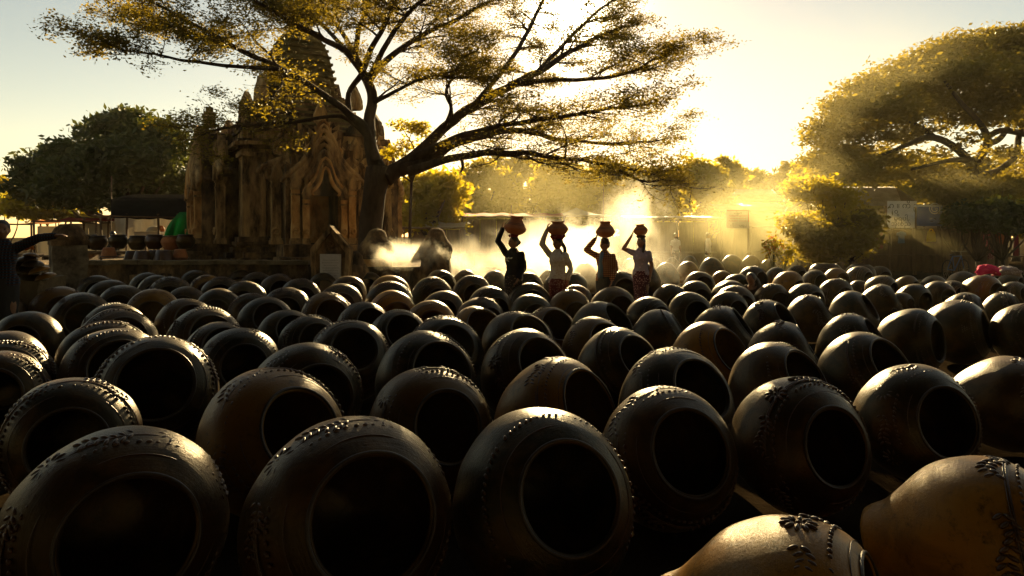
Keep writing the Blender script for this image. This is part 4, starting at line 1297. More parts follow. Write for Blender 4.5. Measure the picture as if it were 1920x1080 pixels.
for i, (px, d, py, hw, gold, lab) in enumerate(ROW):
    lc = P(px, 440, d); lc.z = 0
    rr = random.Random(50 + i)
    its = []
    H_ = 430 - py
    for k in range(9):
        its.append((px + rr.uniform(-.85, .85) * hw, py + H_ * rr.uniform(.20, .95), hw * rr.uniform(.32, .5), H_ * rr.uniform(.18, .26), rr.uniform(-1.5, 1.5)))
    its.append((px + rr.uniform(-.2, .2) * hw, py + H_ * .17, hw * .42, H_ * .17, 0))
    its.append((px - hw * .5, py + H_ * .3, hw * .36, H_ * .16, 0)); its.append((px + hw * .5, py + H_ * .27, hw * .36, H_ * .16, 0))
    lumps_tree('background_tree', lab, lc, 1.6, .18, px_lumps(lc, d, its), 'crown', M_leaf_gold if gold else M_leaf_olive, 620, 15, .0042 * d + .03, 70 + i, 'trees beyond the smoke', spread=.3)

# the large tree on the right
RD = 28.0
rc = P(1835, 470, RD)
rt = empty('rain_tree', 'large domed tree with dark forking limbs on the right, above the stalls', 'tree', (rc.x, RD, 0))
RL = [('trunk', [(1838, 520, 17), (1836, 470, 14), (1832, 400, 13), (1827, 345, 13), (1822, 305, 12)], (0, 0)),
      ('limb', [(1824, 312, 11), (1798, 282, 9), (1765, 262, 8), (1735, 258, 7), (1700, 272, 5), (1655, 290, 3)], (0, -1.5)),
      ('limb', [(1752, 258, 7), (1720, 235, 5), (1680, 215, 4), (1630, 205, 3)], (-.8, 1.5)),
      ('limb', [(1824, 310, 11), (1846, 282, 9), (1850, 255, 8), (1832, 225, 6), (1800, 190, 5), (1770, 150, 3)], (0, -2)),
      ('limb', [(1848, 270, 8), (1872, 262, 7), (1888, 240, 6), (1900, 205, 5), (1915, 150, 3)], (0, 2)),
      ('limb', [(1845, 262, 7), (1875, 245, 7), (1915, 250, 7), (1960, 262, 5), (2020, 250, 3)], (0, -1)),
      ('limb', [(1826, 330, 9), (1870, 320, 7), (1905, 290, 8), (1912, 250, 7), (1945, 190, 5), (2000, 130, 3)], (0, 3)),
      ('limb', [(1822, 300, 8), (1790, 300, 6), (1760, 305, 4), (1710, 318, 3)], (0, -3))]
for li, (nm, pts, (d0, d1)) in enumerate(RL):
    w = [(*(P(px, py, RD + d0 + (d1 - d0) * i / (len(pts) - 1)) - Vector((rc.x, RD, 0))), rp * .78 * RD / F) for i, (px, py, rp) in enumerate(pts)]
    sm = catmull(w, 4); m = MB(); m.tube([Vector(s[:3]) for s in sm], [s[3] for s in sm], 10); m.build(nm, M_bark, rt)
lm = px_lumps((rc.x, RD, 0), RD, [
    (1560, 235, 42, 22, 0), (1545, 262, 34, 14, 1), (1600, 200, 48, 24, -1), (1590, 245, 48, 18, 1), (1640, 165, 52, 26, 0), (1690, 140, 52, 26, 1), (1660, 200, 60, 26, -2), (1740, 112, 54, 26, 0),
    (1730, 165, 64, 30, 2), (1790, 90, 52, 24, 0), (1800, 140, 70, 34, -2), (1850, 82, 52, 24, 1), (1860, 130, 70, 36, 2), (1910, 74, 52, 26, 0), (1920, 140, 70, 40, -2), (1975, 90, 60, 36, 0),
    (1980, 160, 70, 50, 1), (1720, 205, 60, 20, 0), (1790, 190, 60, 22, 1), (1860, 195, 60, 22, -1), (1930, 210, 60, 24, 1), (1620, 225, 50, 18, 2), (1680, 225, 50, 14, 1), (1570, 200, 26, 14, 0), (1610, 165, 24, 12, 0),
    (1730, 245, 40, 9, 0), (1690, 262, 40, 9, 1), (1800, 222, 46, 9, 0), (1870, 222, 46, 9, -1), (1650, 258, 40, 10, 0), (1770, 322, 50, 10, 1), (1700, 330, 50, 10, 2), (1640, 335, 40, 10, 0), (1960, 300, 60, 20, 2), (1900, 330, 50, 14, 2), (1560, 325, 40, 14, 2),
    (1540, 300, 34, 16, 0), (1585, 322, 40, 16, -1), (1630, 315, 40, 14, 0), (1670, 300, 34, 12, -1), (1545, 335, 30, 12, 1), (1820, 262, 30, 7, -2), (1880, 285, 34, 8, -1), (1755, 285, 26, 6, 0),
    (1530, 245, 16, 10, 0), (1600, 285, 44, 20, 1), (1640, 300, 44, 22, 3), (1560, 295, 40, 24, 1), (1700, 300, 40, 12, 3), (2040, 130, 60, 60, 0), (2010, 220, 60, 40, 0)])
P_ = []
rr = random.Random(9)
vol = sum(x[1][0] * x[1][2] for x in lm)
for c, rad in lm:
    for _ in range(int(3900 * rad[0] * rad[2] / vol)):
        v = Vector((rr.gauss(0, 1), rr.gauss(0, 1), rr.gauss(0, 1))).normalized() * rr.uniform(.3, 1.0) * (1.25 if rr.random() < .12 else 1)
        P_.append((c[0] + v.x * rad[0], c[1] + v.y * rad[0] * 1.3, c[2] + v.z * rad[2]))
P_ = np.array(P_)
cen = np.repeat(P_, 20, axis=0) + NPR.normal(size=(len(P_) * 20, 3)) * np.array([.30, .30, .13])
du, dv = leaf_axes(len(cen), .105, .5)
quads('crown', cen, du, dv, M_leaf_olive, rt, kind='stuff')

# bushes and small trees in front of the stalls on the right
BUSH = [(1560, 24.5, 345, 62, 'round leafy bush-tree in front of the thatched roof, right of the shed', M_leaf_gold),
        (1596, 23.5, 400, 48, 'dark overgrown shrub left of the white signboard', M_leaf_olive),
        (1545, 24.0, 420, 48, 'low shrub beside the flowering plant', M_leaf_olive),
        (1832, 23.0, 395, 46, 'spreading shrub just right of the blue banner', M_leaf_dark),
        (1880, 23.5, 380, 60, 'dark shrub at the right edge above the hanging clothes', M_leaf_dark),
        (1795, 27.0, 335, 42, 'broad-leaved branch mass under the large tree', M_leaf_olive),
        (1870, 26.0, 340, 60, 'leafy undergrowth against the large tree trunk', M_leaf_olive)]
for i, (px, d, py, hw, lab, mt) in enumerate(BUSH):
    lc = P(px, 440, d); lc.z = 0
    rr = random.Random(150 + i); its = []
    bot = 432 if i in (0, 3, 4, 5, 6) else 478
    if i in (5, 6): bot = 385
    if i == 3: bot = 420
    if i == 4: bot = 425
    H_ = bot - py
    for k in range(14): its.append((px + rr.gauss(0, .45) * hw, py + H_ * rr.uniform(.05, .98), hw * rr.uniform(.14, .40), H_ * rr.uniform(.08, .20), rr.uniform(-1, 1)))
    lumps_tree('shrub', lab, lc, .8, .07, px_lumps(lc, d, its), 'foliage', mt, 460, 15, .10, 90 + i, 'shrubs in front of the stalls', 'shrub', spread=.27)
# a leafy sprig hanging by the right wing of the temple
lc = P(772, 300, 19.5); 
lumps_tree('young_tree', 'slender young tree in leaf rising behind the trunk at the temple corner', (lc.x, 19.5, 0), 3.2, .05,
           px_lumps((lc.x, 19.5, 0), 19.5, [(775, 238, 26, 8, 0), (750, 234, 14, 6, 0), (790, 250, 14, 8, 0), (765, 270, 16, 8, 0), (740, 285, 20, 9, 0)]), 'crown', M_leaf_gold, 130, 10, .06, 8, spread=.10)
# unseen trees added behind the camera to keep the jar fronts dark
for i, (x, y, h) in enumerate(((-17, -7, 11), (-10, -11, 13), (-3.5, -12, 13), (3.5, -12, 13.5), (10, -11, 13), (17, -7, 11), (-22, 0, 10), (22, 0, 10))):
    rr = random.Random(300 + i)
    its = [((rr.uniform(-3, 3), rr.uniform(-1.5, 1.5), h * rr.uniform(.12, .9)), (2.4, 1.8, h * .16)) for k in range(16)]
    lumps_tree('added_shade_tree', 'dense shade tree, ' + ordinal(i + 1) + ' of those behind the photographer', (x, y, 0), h * .3, .3, its, 'crown', M_leaf_dark, 520, 14, .34, 300 + i, 'trees behind the photographer', spread=.45)
for i, (x, y, z, a) in enumerate(((-7, -2.5, 8.0, 5.5), (0, -3.0, 8.5, 6), (7, -2.5, 8.0, 5.5), (-15, -1, 8, 5.5), (15, -1, 8, 5.5))):  # unseen crowns added overhead to block the upper sky from the jars
    rr = random.Random(400 + i)
    its = [((rr.uniform(-a, a) * .8, rr.uniform(-3.2, 9.5), z + rr.uniform(-.6, .6) + .12 * k), (a * .42, 2.2, .8)) for k in range(16)]
    lumps_tree('added_shade_tree', 'broad shade tree, ' + ordinal(i + 1) + ' of the near row behind the photographer', (x, y - 2.5, 0), z * .6, .3, [((c[0], c[1] + 1.0, c[2]), r3) for c, r3 in its], 'crown', M_leaf_dark, 620, 16, .36, 400 + i, 'trees behind the photographer', spread=.45)

# ------------------------------------------------------------------ people
def remesh(mb, name, mat, parent, voxel, smooth_it=2, M=None, push=None):
    me = mb.mesh(name + '_raw', mat, True)
    o = bpy.data.objects.new(name + '_raw', me); COL.objects.link(o)
    md = o.modifiers.new('r', 'REMESH'); md.mode = 'VOXEL'; md.voxel_size = voxel; md.use_smooth_shade = True
    if smooth_it:
        s = o.modifiers.new('s', 'SMOOTH'); s.factor = 0.5; s.iterations = smooth_it
    dg = bpy.context.evaluated_depsgraph_get()
    ev = o.evaluated_get(dg)
    res = bpy.data.meshes.new_from_object(ev)
    bpy.data.objects.remove(o)
    res.name = name
    if push:
        for v in res.vertices: v.co = push(v.co)
    if not res.materials: res.materials.append(mat)
    res.polygons.foreach_set('use_smooth', [True] * len(res.polygons))
    return link(name, res, parent)

def limb_pts(mb, pts, rads, n=12):
    mb.tube(catmull([tuple(p) for p in pts], 4), np.interp(np.linspace(0, 1, 4 * (len(pts) - 1) + 1), np.linspace(0, 1, len(pts)), rads).tolist(), n)
    for p, r in ((pts[0], rads[0]), (pts[-1], rads[-1])): mb.ell(p, (r, r, r), nu=10, nv=6)

def hand(mb, h, fdir, pdir, side, curl=0.5):
    """palm and five fingers; fdir = where the fingers point, pdir = where the palm faces"""
    f = Vector(fdir).normalized(); p = Vector(pdir); p = (p - f * p.dot(f)).normalized(); s = f.cross(p) * side
    Q = Matrix((s, p, f)).transposed()
    h = Vector(h)
    mb.ell(h + f * .035, (.034, .014, .045), Q, 10, 6)
    for i, (off, L) in enumerate(((-.026, .058), (-.009, .068), (.009, .064), (.025, .050))):
        a = h + f * .065 + s * off
        b_ = a + (f * math.cos(curl * .5) + p * math.sin(curl * .5)) * L * .5
        c_ = b_ + (f * math.cos(curl * 1.4) + p * math.sin(curl * 1.4)) * L * .45
        limb_pts(mb, [h + f * .03 + s * off * .7, a, b_, c_], [.010, .009, .008, .007], 8)
    a = h + f * .010 - s * .026
    limb_pts(mb, [a, a - s * .022 + f * .022 + p * .008, a - s * .026 + f * .048 + p * .02], [.011, .010, .008], 8)

def person(label, loc, yaw, H=1.52, raised=None, hang=None, face=0.0, top=None, sleeve='long', skirt=None, top_mat=None, skirt_mat=None,
           hair='bun', cap=None, pad=None, nod=0.0, legs=True, group=None, stoop=0.0, both=None, waist_z=0.86):
    """stands at loc facing -Y before yaw; raised / hang: (shoulder, elbow, wrist, finger dir, palm dir) in metres"""
    k = H / 1.52
    t = empty('person', label, 'person', loc, yaw, group)
    S = lambda p: Vector(p) * k
    b = MB()
    # trunk, hips, legs and feet
    b.loft([(0, 0, .66 * k, .10 * k, .085 * k), (0, 0.005, .74 * k, .145 * k, .10 * k), (0, 0.008, .82 * k, .150 * k, .105 * k), (0, 0, .92 * k, .118 * k, .088 * k), (0, -.004, 1.0 * k, .108 * k, .082 * k),
            (0, -.008, 1.10 * k, .128 * k, .094 * k), (0, -.004, 1.18 * k, .136 * k, .090 * k), (0, 0, 1.235 * k, .118 * k, .076 * k), (0, .004, 1.275 * k, .080 * k, .06 * k), (0, .004, 1.315 * k, .05 * k, .048 * k)], 24)
    limb_pts(b, [S((0, .006, 1.28)), S((0, -.004, 1.35)), S((0, -.008, 1.40))], [.046 * k, .042 * k, .044 * k])
    for s in (-1, 1):
        limb_pts(b, [S((s * .075, 0, .76)), S((s * .082, -.01, .58)), S((s * .080, -.005, .42)), S((s * .078, .018, .28)), S((s * .076, .02, .10))], [.080 * k, .070 * k, .050 * k, .048 * k, .032 * k])
        b.ell(S((s * .078, -.035, .032)), (.038 * k, .10 * k, .032 * k)); b.ell(S((s * .077, .025, .05)), (.034 * k, .04 * k, .045 * k))
    arms = []
    for side, a in ((-1, raised), (1, hang)):
        if a is None:
            a = ((side * .155, 0, 1.24), (side * .20, .02, 1.0), (side * .20, -.03, .78), (0, -.1, -1), (-side, 0, 0))
        sh, el, wr, fd, pd = a
        sh = (sh[0] * .90, sh[1], sh[2] - .028)
        sh, el, wr = S(sh), S(el), S(wr)
        arms.append((side, sh, el, wr))
        b.ell(sh, (.050 * k, .048 * k, .05 * k))
        limb_pts(b, [sh, sh.lerp(el, .5) + Vector((0, .004, 0)), el], [.047 * k, .043 * k, .035 * k])
        limb_pts(b, [el, el.lerp(wr, .35), wr], [.037 * k, .036 * k, .023 * k])
        hand(b, wr, fd, pd, -side, .7 if side == -1 and raised else .45)
    # head, turned by face
    HM = Matrix.Translation(S((0, -.006, 1.425))) @ Matrix.Rotation(face, 4, 'Z') @ Matrix.Rotation(nod, 4, 'X')
    hd = MB()
    hd.ell((0, 0, 0.0), (.070, .086, .098), nu=20, nv=14)
    hd.ell((0, -.022, -.050), (.052, .058, .050), nu=16, nv=10)
    hd.ell((0, -.045, -.082), (.024, .026, .018))
    limb_pts(hd, [Vector((0, -.080, .012)), Vector((0, -.092, -.010)), Vector((0, -.100, -.026))], [.008, .011, .014], 8)
    for s in (-1, 1):
        hd.ell((s * .072, .008, -.008), (.010, .018, .028)); hd.ell((s * .036, -.062, -.020), (.022, .020, .022)); hd.ell((s * .016, -.088, -.030), (.010, .010, .008))
        hd.ell((s * .030, -.074, .022), (.020, .012, .007))
    hd.ell((0, -.083, -.052), (.024, .010, .006)); hd.ell((0, -.080, -.062), (.020, .011, .007))
    hv = [tuple((HM @ Vector(p)) if True else p) for p in [Vector(v) * k for v in hd.v]]
    b.add(hv, hd.f)
    remesh(b, 'body', M_skin, t, .0085 * k, 1)
    e = MB()
    for s in (-1, 1): e.ell((s * .029, -.078, .006), (.011, .006, .007), nu=8, nv=5)
    for s in (-1, 1):
        ee = MB(); ee.ell((s * .029 * k, -.079 * k, .006 * k), (.011 * k, .006 * k, .006 * k), nu=8, nv=5); ee.build('eye', M_eye, t, M=HM)
    # hair
    h = MB()
    h.ell((0, .016, .022), (.078, .088, .092), nu=18, nv=12)
    if hair == 'bun': h.ell((0.01, .100, -.01), (.045, .040, .045)); h.ell((.0, .05, -.05), (.062, .045, .04))
    if hair == 'ponytail': limb_pts(h, [Vector((.02, .085, -.01)), Vector((.045, .12, -.09)), Vector((.075, .10, -.20)), Vector((.10, .06, -.29))], [.034, .034, .030, .012])
    if hair == 'braid': limb_pts(h, [Vector((.05, .03, -.04)), Vector((.075, -.02, -.13)), Vector((.07, -.075, -.22)), Vector((.06, -.085, -.30))], [.034, .026, .024, .010])
    if hair == 'short': h.ell((0, .03, -.02), (.074, .07, .06))
    hv = [(v[0] * k, v[1] * k, v[2] * k) for v in h.v]
    # keep the face clear
    hv = [(x, max(y, -.052 * k) if z < .045 * k else y, z) for x, y, z in hv]
    h2 = MB(); h2.add([tuple(HM @ Vector(v)) for v in hv], h.f)
    remesh(h2, 'hair', M_hair, t, .009, 1, push=lambda c: c + Vector((noise.noise(c * 45), noise.noise(c * 45 + Vector((3, 0, 0))), 0)) * .004)
    # upper garment
    if top_mat:
        g_ = MB(); z0 = waist_z * k - .06 * k
        g_.loft([(0, 0.008, z0, .168 * k, .122 * k), (0, .006, waist_z * k, .158 * k, .116 * k), (0, 0, .94 * k, .132 * k, .102 * k), (0, -.004, 1.02 * k, .126 * k, .100 * k), (0, -.012, 1.11 * k, .146 * k, .116 * k),
                 (0, -.006, 1.18 * k, .148 * k, .108 * k), (0, 0, 1.235 * k, .124 * k, .088 * k), (0, .004, 1.275 * k, .088 * k, .070 * k), (0, .004, 1.325 * k, .062 * k, .058 * k)], 28)
        for side, sh, el, wr in arms:
            g_.ell(sh - Vector((side * .008, 0, .008)) * k, (.054 * k, .054 * k, .054 * k))
            end = el if sleeve == 'long' else sh.lerp(el, .55)
            limb_pts(g_, [sh, sh.lerp(end, .5), end], [.060 * k, .058 * k, (.048 if sleeve == 'long' else .05) * k])
            if sleeve == 'long':
                w2 = el.lerp(wr, .93); limb_pts(g_, [el, el.lerp(w2, .5), w2], [.048 * k, .047 * k, .034 * k])
        def fold(c):
            q = c * 9
            return c + Vector((noise.noise(q), noise.noise(q + Vector((5, 0, 0))), 0)) * .016 + Vector((0, 0, noise.noise(Vector((c.x * 20, c.y * 20, 2))) * .006))
        remesh(g_, 'top', top_mat, t, .011 * k, 2, push=fold)
    if skirt_mat:
        g_ = MB(); n = 48; rings = []
        vs, fs = [], []
        zs = [waist_z + .02, .78, .68, .55, .42, .30, .18, .12]
        wd = [(.148, .112), (.165, .122), (.160, .120), (.145, .115), (.135, .112), (.130, .112), (.128, .114), (.130, .118)]
        for (z, (rx, ry)) in zip(zs, wd):
            for q in range(n):
                th = 2 * math.pi * q / n
                f_ = 1 + (.07 * math.sin(th * 5 + z * 3) + .03 * math.sin(th * 11 + 1)) * min(1, (.9 - z) * 2)
                vs.append((rx * f_ * math.cos(th) * k, ry * f_ * math.sin(th) * k, z * k))
        m_ = len(zs)
        for j in range(m_ - 1):
            for q in range(n): a = j * n + q; b_ = j * n + (q + 1) % n; fs.append((a, a + n, b_ + n, b_))
        g_.add(vs, fs); g_.build('long_skirt', skirt_mat, t)
    if pad:
        kind, mt = pad
        g_ = MB(); zc = 1.535 * k
        if kind == 'coil':
            for j in range(16):
                a = 2 * math.pi * j / 16
                g_.ell((.058 * math.cos(a), .058 * math.sin(a) - .004, zc + .004 * math.sin(a * 3)), (.034, .034, .026))
            g_.ell((0, 0, zc - .012), (.07, .07, .022))
        if kind == 'wide':
            for j in range(18):
                a = 2 * math.pi * j / 18
                g_.ell((.078 * math.cos(a), .078 * math.sin(a), zc + .012 * math.sin(a * 4)), (.042, .042, .036))
            g_.ell((.105, 0, zc + .015), (.032, .03, .035)); g_.ell((-.105, 0, zc + .01), (.034, .03, .038)); g_.ell((0, 0, zc - .018), (.078, .078, .03)); g_.ell((-.08, 0, zc - .04), (.03, .03, .035))
        if kind == 'hat':
            g_.ell((0, .008, 1.475 * k), (.084, .092, .062)); g_.ell((0, -.05, 1.455 * k), (.075, .065, .012)); g_.ell((0, 0, zc - .012), (.07, .07, .03))
        remesh(g_, 'head_cloth' if kind != 'hat' else 'hat', mt, t, .009, 1, push=lambda c: c + Vector((noise.noise(c * 30), noise.noise(c * 30 + Vector((3, 0, 0))), noise.noise(c * 24))) * .007)
    return t

M_black = cloth_mat('black_knit', (0.012, 0.011, 0.012))
M_white_top = cloth_mat('white_printed_top', (0.55, 0.52, 0.48), 'floral', (0.36, 0.24, 0.20), 42)
M_plaid = cloth_mat('orange_plaid', (0.26, 0.07, 0.02), 'plaid', (0.42, 0.26, 0.12), 9)
M_lilac = cloth_mat('pale_blouse', (0.26, 0.24, 0.30), 'floral', (0.36, 0.30, 0.36), 16)
M_batik_dark = cloth_mat('dark_batik', (0.030, 0.025, 0.02), 'floral', (0.16, 0.12, 0.08), 26)
M_batik_red = cloth_mat('maroon_batik', (0.13, 0.03, 0.03), 'floral', (0.45, 0.30, 0.26), 38)
M_batik_wine = cloth_mat('wine_batik', (0.07, 0.02, 0.03), 'floral', (0.40, 0.24, 0.24), 34)
M_red_cloth = cloth_mat('dark_red_cloth', (0.16, 0.02, 0.02))
M_brown_cloth = cloth_mat('brown_cloth', (0.06, 0.035, 0.02))
M_blue_shirt = cloth_mat('blue_tee', (0.10, 0.16, 0.24))
M_plaid_blue = cloth_mat('blue_plaid', (0.008, 0.014, 0.026), 'plaid', (0.03, 0.06, 0.10), 9)
M_white_shirt = cloth_mat('white_shirt', (0.6, 0.57, 0.5))
M_dark_cloth = cloth_mat('dark_cloth', (0.03, 0.03, 0.03))

def water_pot(label, loc, r, h, tilt, kind, mat=M_terra):
    t = empty('water_pot', label, 'pot', loc, 0, 'clay pots carried on heads')
    t.rotation_euler = tilt
    if kind == 'globe': pr = [(.001, 0), (.30, .01), (.62, .10), (.88, .26), (1.0, .44), (.94, .60), (.74, .76), (.58, .85), (.52, .89), (.56, .95), (.66, 1.0)]
    else: pr = [(.001, 0), (.34, .01), (.66, .09), (.92, .24), (1.0, .36), (.90, .50), (.70, .68), (.54, .82), (.50, .88), (.54, .95), (.62, 1.0)]
    o = [(a * r, b * h) for a, b in catmull(pr, 3)]
    inn = [(max(a - .012, .001), b + (.012 if b < h * .3 else 0)) for a, b in reversed(o)]
    m = MB(); m.lathe(o + inn, n=40, fn=lambda p, th, i: p * (1 + .012 * noise.noise(p * 9)))
    m.build('body', mat, t)
    m = MB(); m.lathe([(pr[-1][0] * r + .008 * math.cos(a), h + .006 * math.sin(a)) for a in [k * math.pi / 3 for k in range(6)]], n=36, closed=True)
    m.build('rim', mat, t)
    m = MB()
    for zz in (.55, .62): 
        rr_ = np.interp(zz * h, [b for a, b in o], [a for a, b in o])
        m.lathe([(rr_ + .004 * math.cos(a), zz * h + .004 * math.sin(a)) for a in [k * math.pi / 3 for k in range(6)]], n=36, closed=True)
        m.build('groove_band', M_relief, t); m = MB()
    return t

def ground_at(px, d): return (P(px, 440, d).x, d, 0)
G4 = 'women walking in a line with pots on their heads'
def rot_local(loc, yaw, p):
    v = Matrix.Rotation(yaw, 3, 'Z') @ Vector(p); return (loc[0] + v.x, loc[1] + v.y, loc[2] + v.z)

W = [
    dict(px=963, d=11.7, yaw=R(-22), face=R(-35), H=1.52, raised=((-.150, 0, 1.25), (-.262, -.06, 1.44), (-.195, -.03, 1.675), (.25, 0, 1), (1, 0, .1)),
         hang=((.155, 0, 1.24), (.185, .02, 1.0), (.12, -.10, .80), (-.4, -.3, -1), (-1, 0, 0)), sleeve='long', top_mat=M_black, skirt_mat=M_batik_dark, hair='bun', pad=('coil', M_red_cloth),
         label='leftmost woman, in a black sweater with a flower emblem, pot on her head', pot=(.192, .315, (0, R(9), 0), 'tall', 'ochre clay pot tipped on the head of the woman in black'), waist_z=.84),
    dict(px=1046, d=11.6, yaw=R(-20), face=R(-30), H=1.50, raised=((-.150, 0, 1.25), (-.270, -.05, 1.40), (-.190, -.03, 1.665), (.30, 0, 1), (1, 0, .1)),
         hang=((.150, 0, 1.24), (.215, .03, 1.0), (.19, -.02, .79), (0, -.1, -1), (-1, 0, 0)), sleeve='long', top_mat=M_white_top, skirt_mat=M_batik_red, hair='ponytail', pad=('wide', M_red_cloth),
         label='woman in a white printed long-sleeved top with a ponytail, pot on her head', pot=(.175, .245, (0, 0, 0), 'globe', 'round red clay pot on the head of the woman in white'), waist_z=.80),
    dict(px=1134, d=11.8, yaw=R(-16), face=R(-40), H=1.47, raised=((-.150, 0, 1.25), (-.330, -.05, 1.33), (-.150, -.04, 1.545), (.3, 0, 1), (1, .1, .3)),
         hang=((.155, 0, 1.24), (.19, .03, 1.0), (.14, -.08, .80), (-.2, -.2, -1), (-1, 0, 0)), sleeve='long', top_mat=M_plaid, skirt_mat=M_dark_cloth, hair='short', pad=('hat', M_brown_cloth),
         label='woman in an orange plaid shirt and dark hat, bent elbow steadying her pot', pot=(.168, .275, (0, 0, 0), 'tall', 'brown clay pot on the head of the woman in the plaid shirt'), waist_z=.84),
    dict(px=1202, d=12.9, yaw=R(-20), face=R(-25), H=1.50, raised=((-.150, 0, 1.25), (-.330, -.05, 1.30), (-.170, -.04, 1.555), (.35, 0, 1), (1, .1, .2)),
         hang=((.155, 0, 1.24), (.20, .03, 1.0), (.18, -.02, .78), (0, -.1, -1), (-1, 0, 0)), sleeve='short', top_mat=M_lilac, skirt_mat=M_batik_wine, hair='braid', pad=('coil', M_brown_cloth),
         label='rightmost woman, in a pale short-sleeved blouse with a braid, small pot on head', pot=(.135, .215, (0, R(-5), 0), 'globe', 'small pale clay pot on the head of the rightmost woman'), waist_z=.86),
]
for w_ in W:
    loc = ground_at(w_['px'], w_['d'])
    t = person(w_['label'], loc, w_['yaw'], w_['H'], w_['raised'], w_['hang'], w_['face'], sleeve=w_['sleeve'], top_mat=w_['top_mat'], skirt_mat=w_['skirt_mat'], hair=w_['hair'], pad=w_['pad'], group=G4, waist_z=w_['waist_z'])
    r_, h_, tl, kd, lb = w_['pot']
    k = w_['H'] / 1.52
    water_pot(lb, (loc[0] + (.01 if kd == 'tall' else 0), loc[1], 1.548 * k), r_, h_, tl, kd, M_terra)
    if w_['px'] == 963:
        m = MB()
        for j in range(5):
            a = 2 * math.pi * j / 5
            m.ell((-.05 + .026 * math.cos(a), -.118, 1.13 + .026 * math.sin(a)), (.017, .006, .017), nu=8, nv=4)
        m.ell((.0, -.119, 1.15), (.030, .005, .014), Matrix.Rotation(R(-25), 3, 'Y'), 8, 4)
        m.build('flower_emblem', M_white_shirt, t)
        m = MB(); m.ell((-.085, -.112, 1.12), (.018, .006, .022), nu=8, nv=4); m.build('red_emblem', M_red_cloth, t)
    if w_['px'] == 1134:
        m = MB(); m.loft([(-.055, -.035, .80, .07, .095), (-.055, -.035, .95, .055, .085), (-.05, -.04, 1.12, .05, .095), (-.035, -.03, 1.25, .035, .075)], 16)
        m.build('blue_undershirt', M_blue_shirt, t)

# figure at the left edge reaching out an arm
lc = (P(4, 440, 8.6).x, 8.6, 0)
person('person in dark blue plaid at the left edge, one arm stretched out rightward', lc, R(15), 1.72, None,
       ((.155, 0, 1.25), (.38, -.10, 1.33), (.60, -.20, 1.36), (1, -.25, .1), (0, 0, -1)), R(20), top_mat=M_plaid_blue, skirt_mat=M_dark_cloth, hair='short')
# squatting woman among the jars, seen as a dark bent head
def squatter(label, loc, yaw, top_mat, hairmat=M_hair, s=1.0):
    t = empty('person', label, 'person', loc, yaw)
    b = MB()
    limb_pts(b, [Vector((0, .12, .16)), Vector((0, .10, .34)), Vector((0, -.02, .52)), Vector((0, -.07, .60))], [.15, .14, .125, .07], 16)
    limb_pts(b, [Vector((0, -.07, .60)), Vector((0, -.12, .66))], [.05, .045])
    b.ell((0, -.15, .72), (.074, .09, .10), Matrix.Rotation(R(35), 3, 'X'), 16, 10)
    b.ell((0, -.235, .70), (.012, .018, .016))
    for sd in (-1, 1):
        limb_pts(b, [Vector((sd * .09, .12, .18)), Vector((sd * .16, -.14, .42)), ], [.085, .06]); limb_pts(b, [Vector((sd * .16, -.14, .42)), Vector((sd * .13, -.06, .08))], [.055, .035])
        b.ell((sd * .13, -.10, .035), (.04, .10, .035))
        limb_pts(b, [Vector((sd * .15, -.04, .54)), Vector((sd * .22, -.20, .42)), Vector((sd * .10, -.36, .40))], [.045, .036, .024]); hand(b, (sd * .10, -.36, .40), (-sd * .3, -1, 0), (0, 0, -1), -sd, .6)
    remesh(b, 'body', M_skin, t, .011, 1)
    g_ = MB(); limb_pts(g_, [Vector((0, .13, .12)), Vector((0, .11, .34)), Vector((0, -.01, .52)), Vector((0, -.05, .585))], [.18, .165, .15, .085], 18)
    for sd in (-1, 1): limb_pts(g_, [Vector((sd * .13, -.03, .54)), Vector((sd * .22, -.19, .43))], [.062, .05])
    remesh(g_, 'top', top_mat, t, .013, 2)
    g_ = MB(); g_.ell((0, -.125, .745), (.088, .105, .10), Matrix.Rotation(R(35), 3, 'X'), 16, 10); g_.ell((0, -.02, .73), (.055, .055, .055)); limb_pts(g_, [Vector((.02, -.04, .74)), Vector((.08, .0, .66)), Vector((.10, .0, .56))], [.05, .045, .03])
    remesh(g_, 'hair', hairmat, t, .011, 1, push=lambda c: c + Vector((noise.noise(c * 40), noise.noise(c * 40 + Vector((3, 0, 0))), 0)) * .007)
    return t
squatter('dark-haired person squatting with bent head among the jars, right of the women', ground_at(1413, 12.9), R(-40), M_brown_cloth)
# small figures far back
person('distant person in a white shirt and dark trousers, in smoke right of the women', ground_at(1267, 27), R(20), 1.60, top_mat=M_white_shirt, skirt_mat=M_dark_cloth, hair='short', sleeve='short')
person('distant person in a long white shirt walking past the shed, beside the small notice board', ground_at(1328, 27.5), R(70), 1.62, top_mat=M_white_shirt, skirt_mat=M_brown_cloth, hair='bun', waist_z=.70)
person('dark standing person under the edge of the black tarpaulin, left of the temple', ground_at(212, 23.5), R(160), 1.66, top_mat=M_dark_cloth, skirt_mat=M_dark_cloth, hair='short')

# ------------------------------------------------------------------ market stalls
def post(mb, x, y, z0, z1, r=0.04): mb.tube([(x, y, z0), (x + RND.uniform(-.03, .03), y, (z0 + z1) / 2), (x, y, z1)], r, 7)

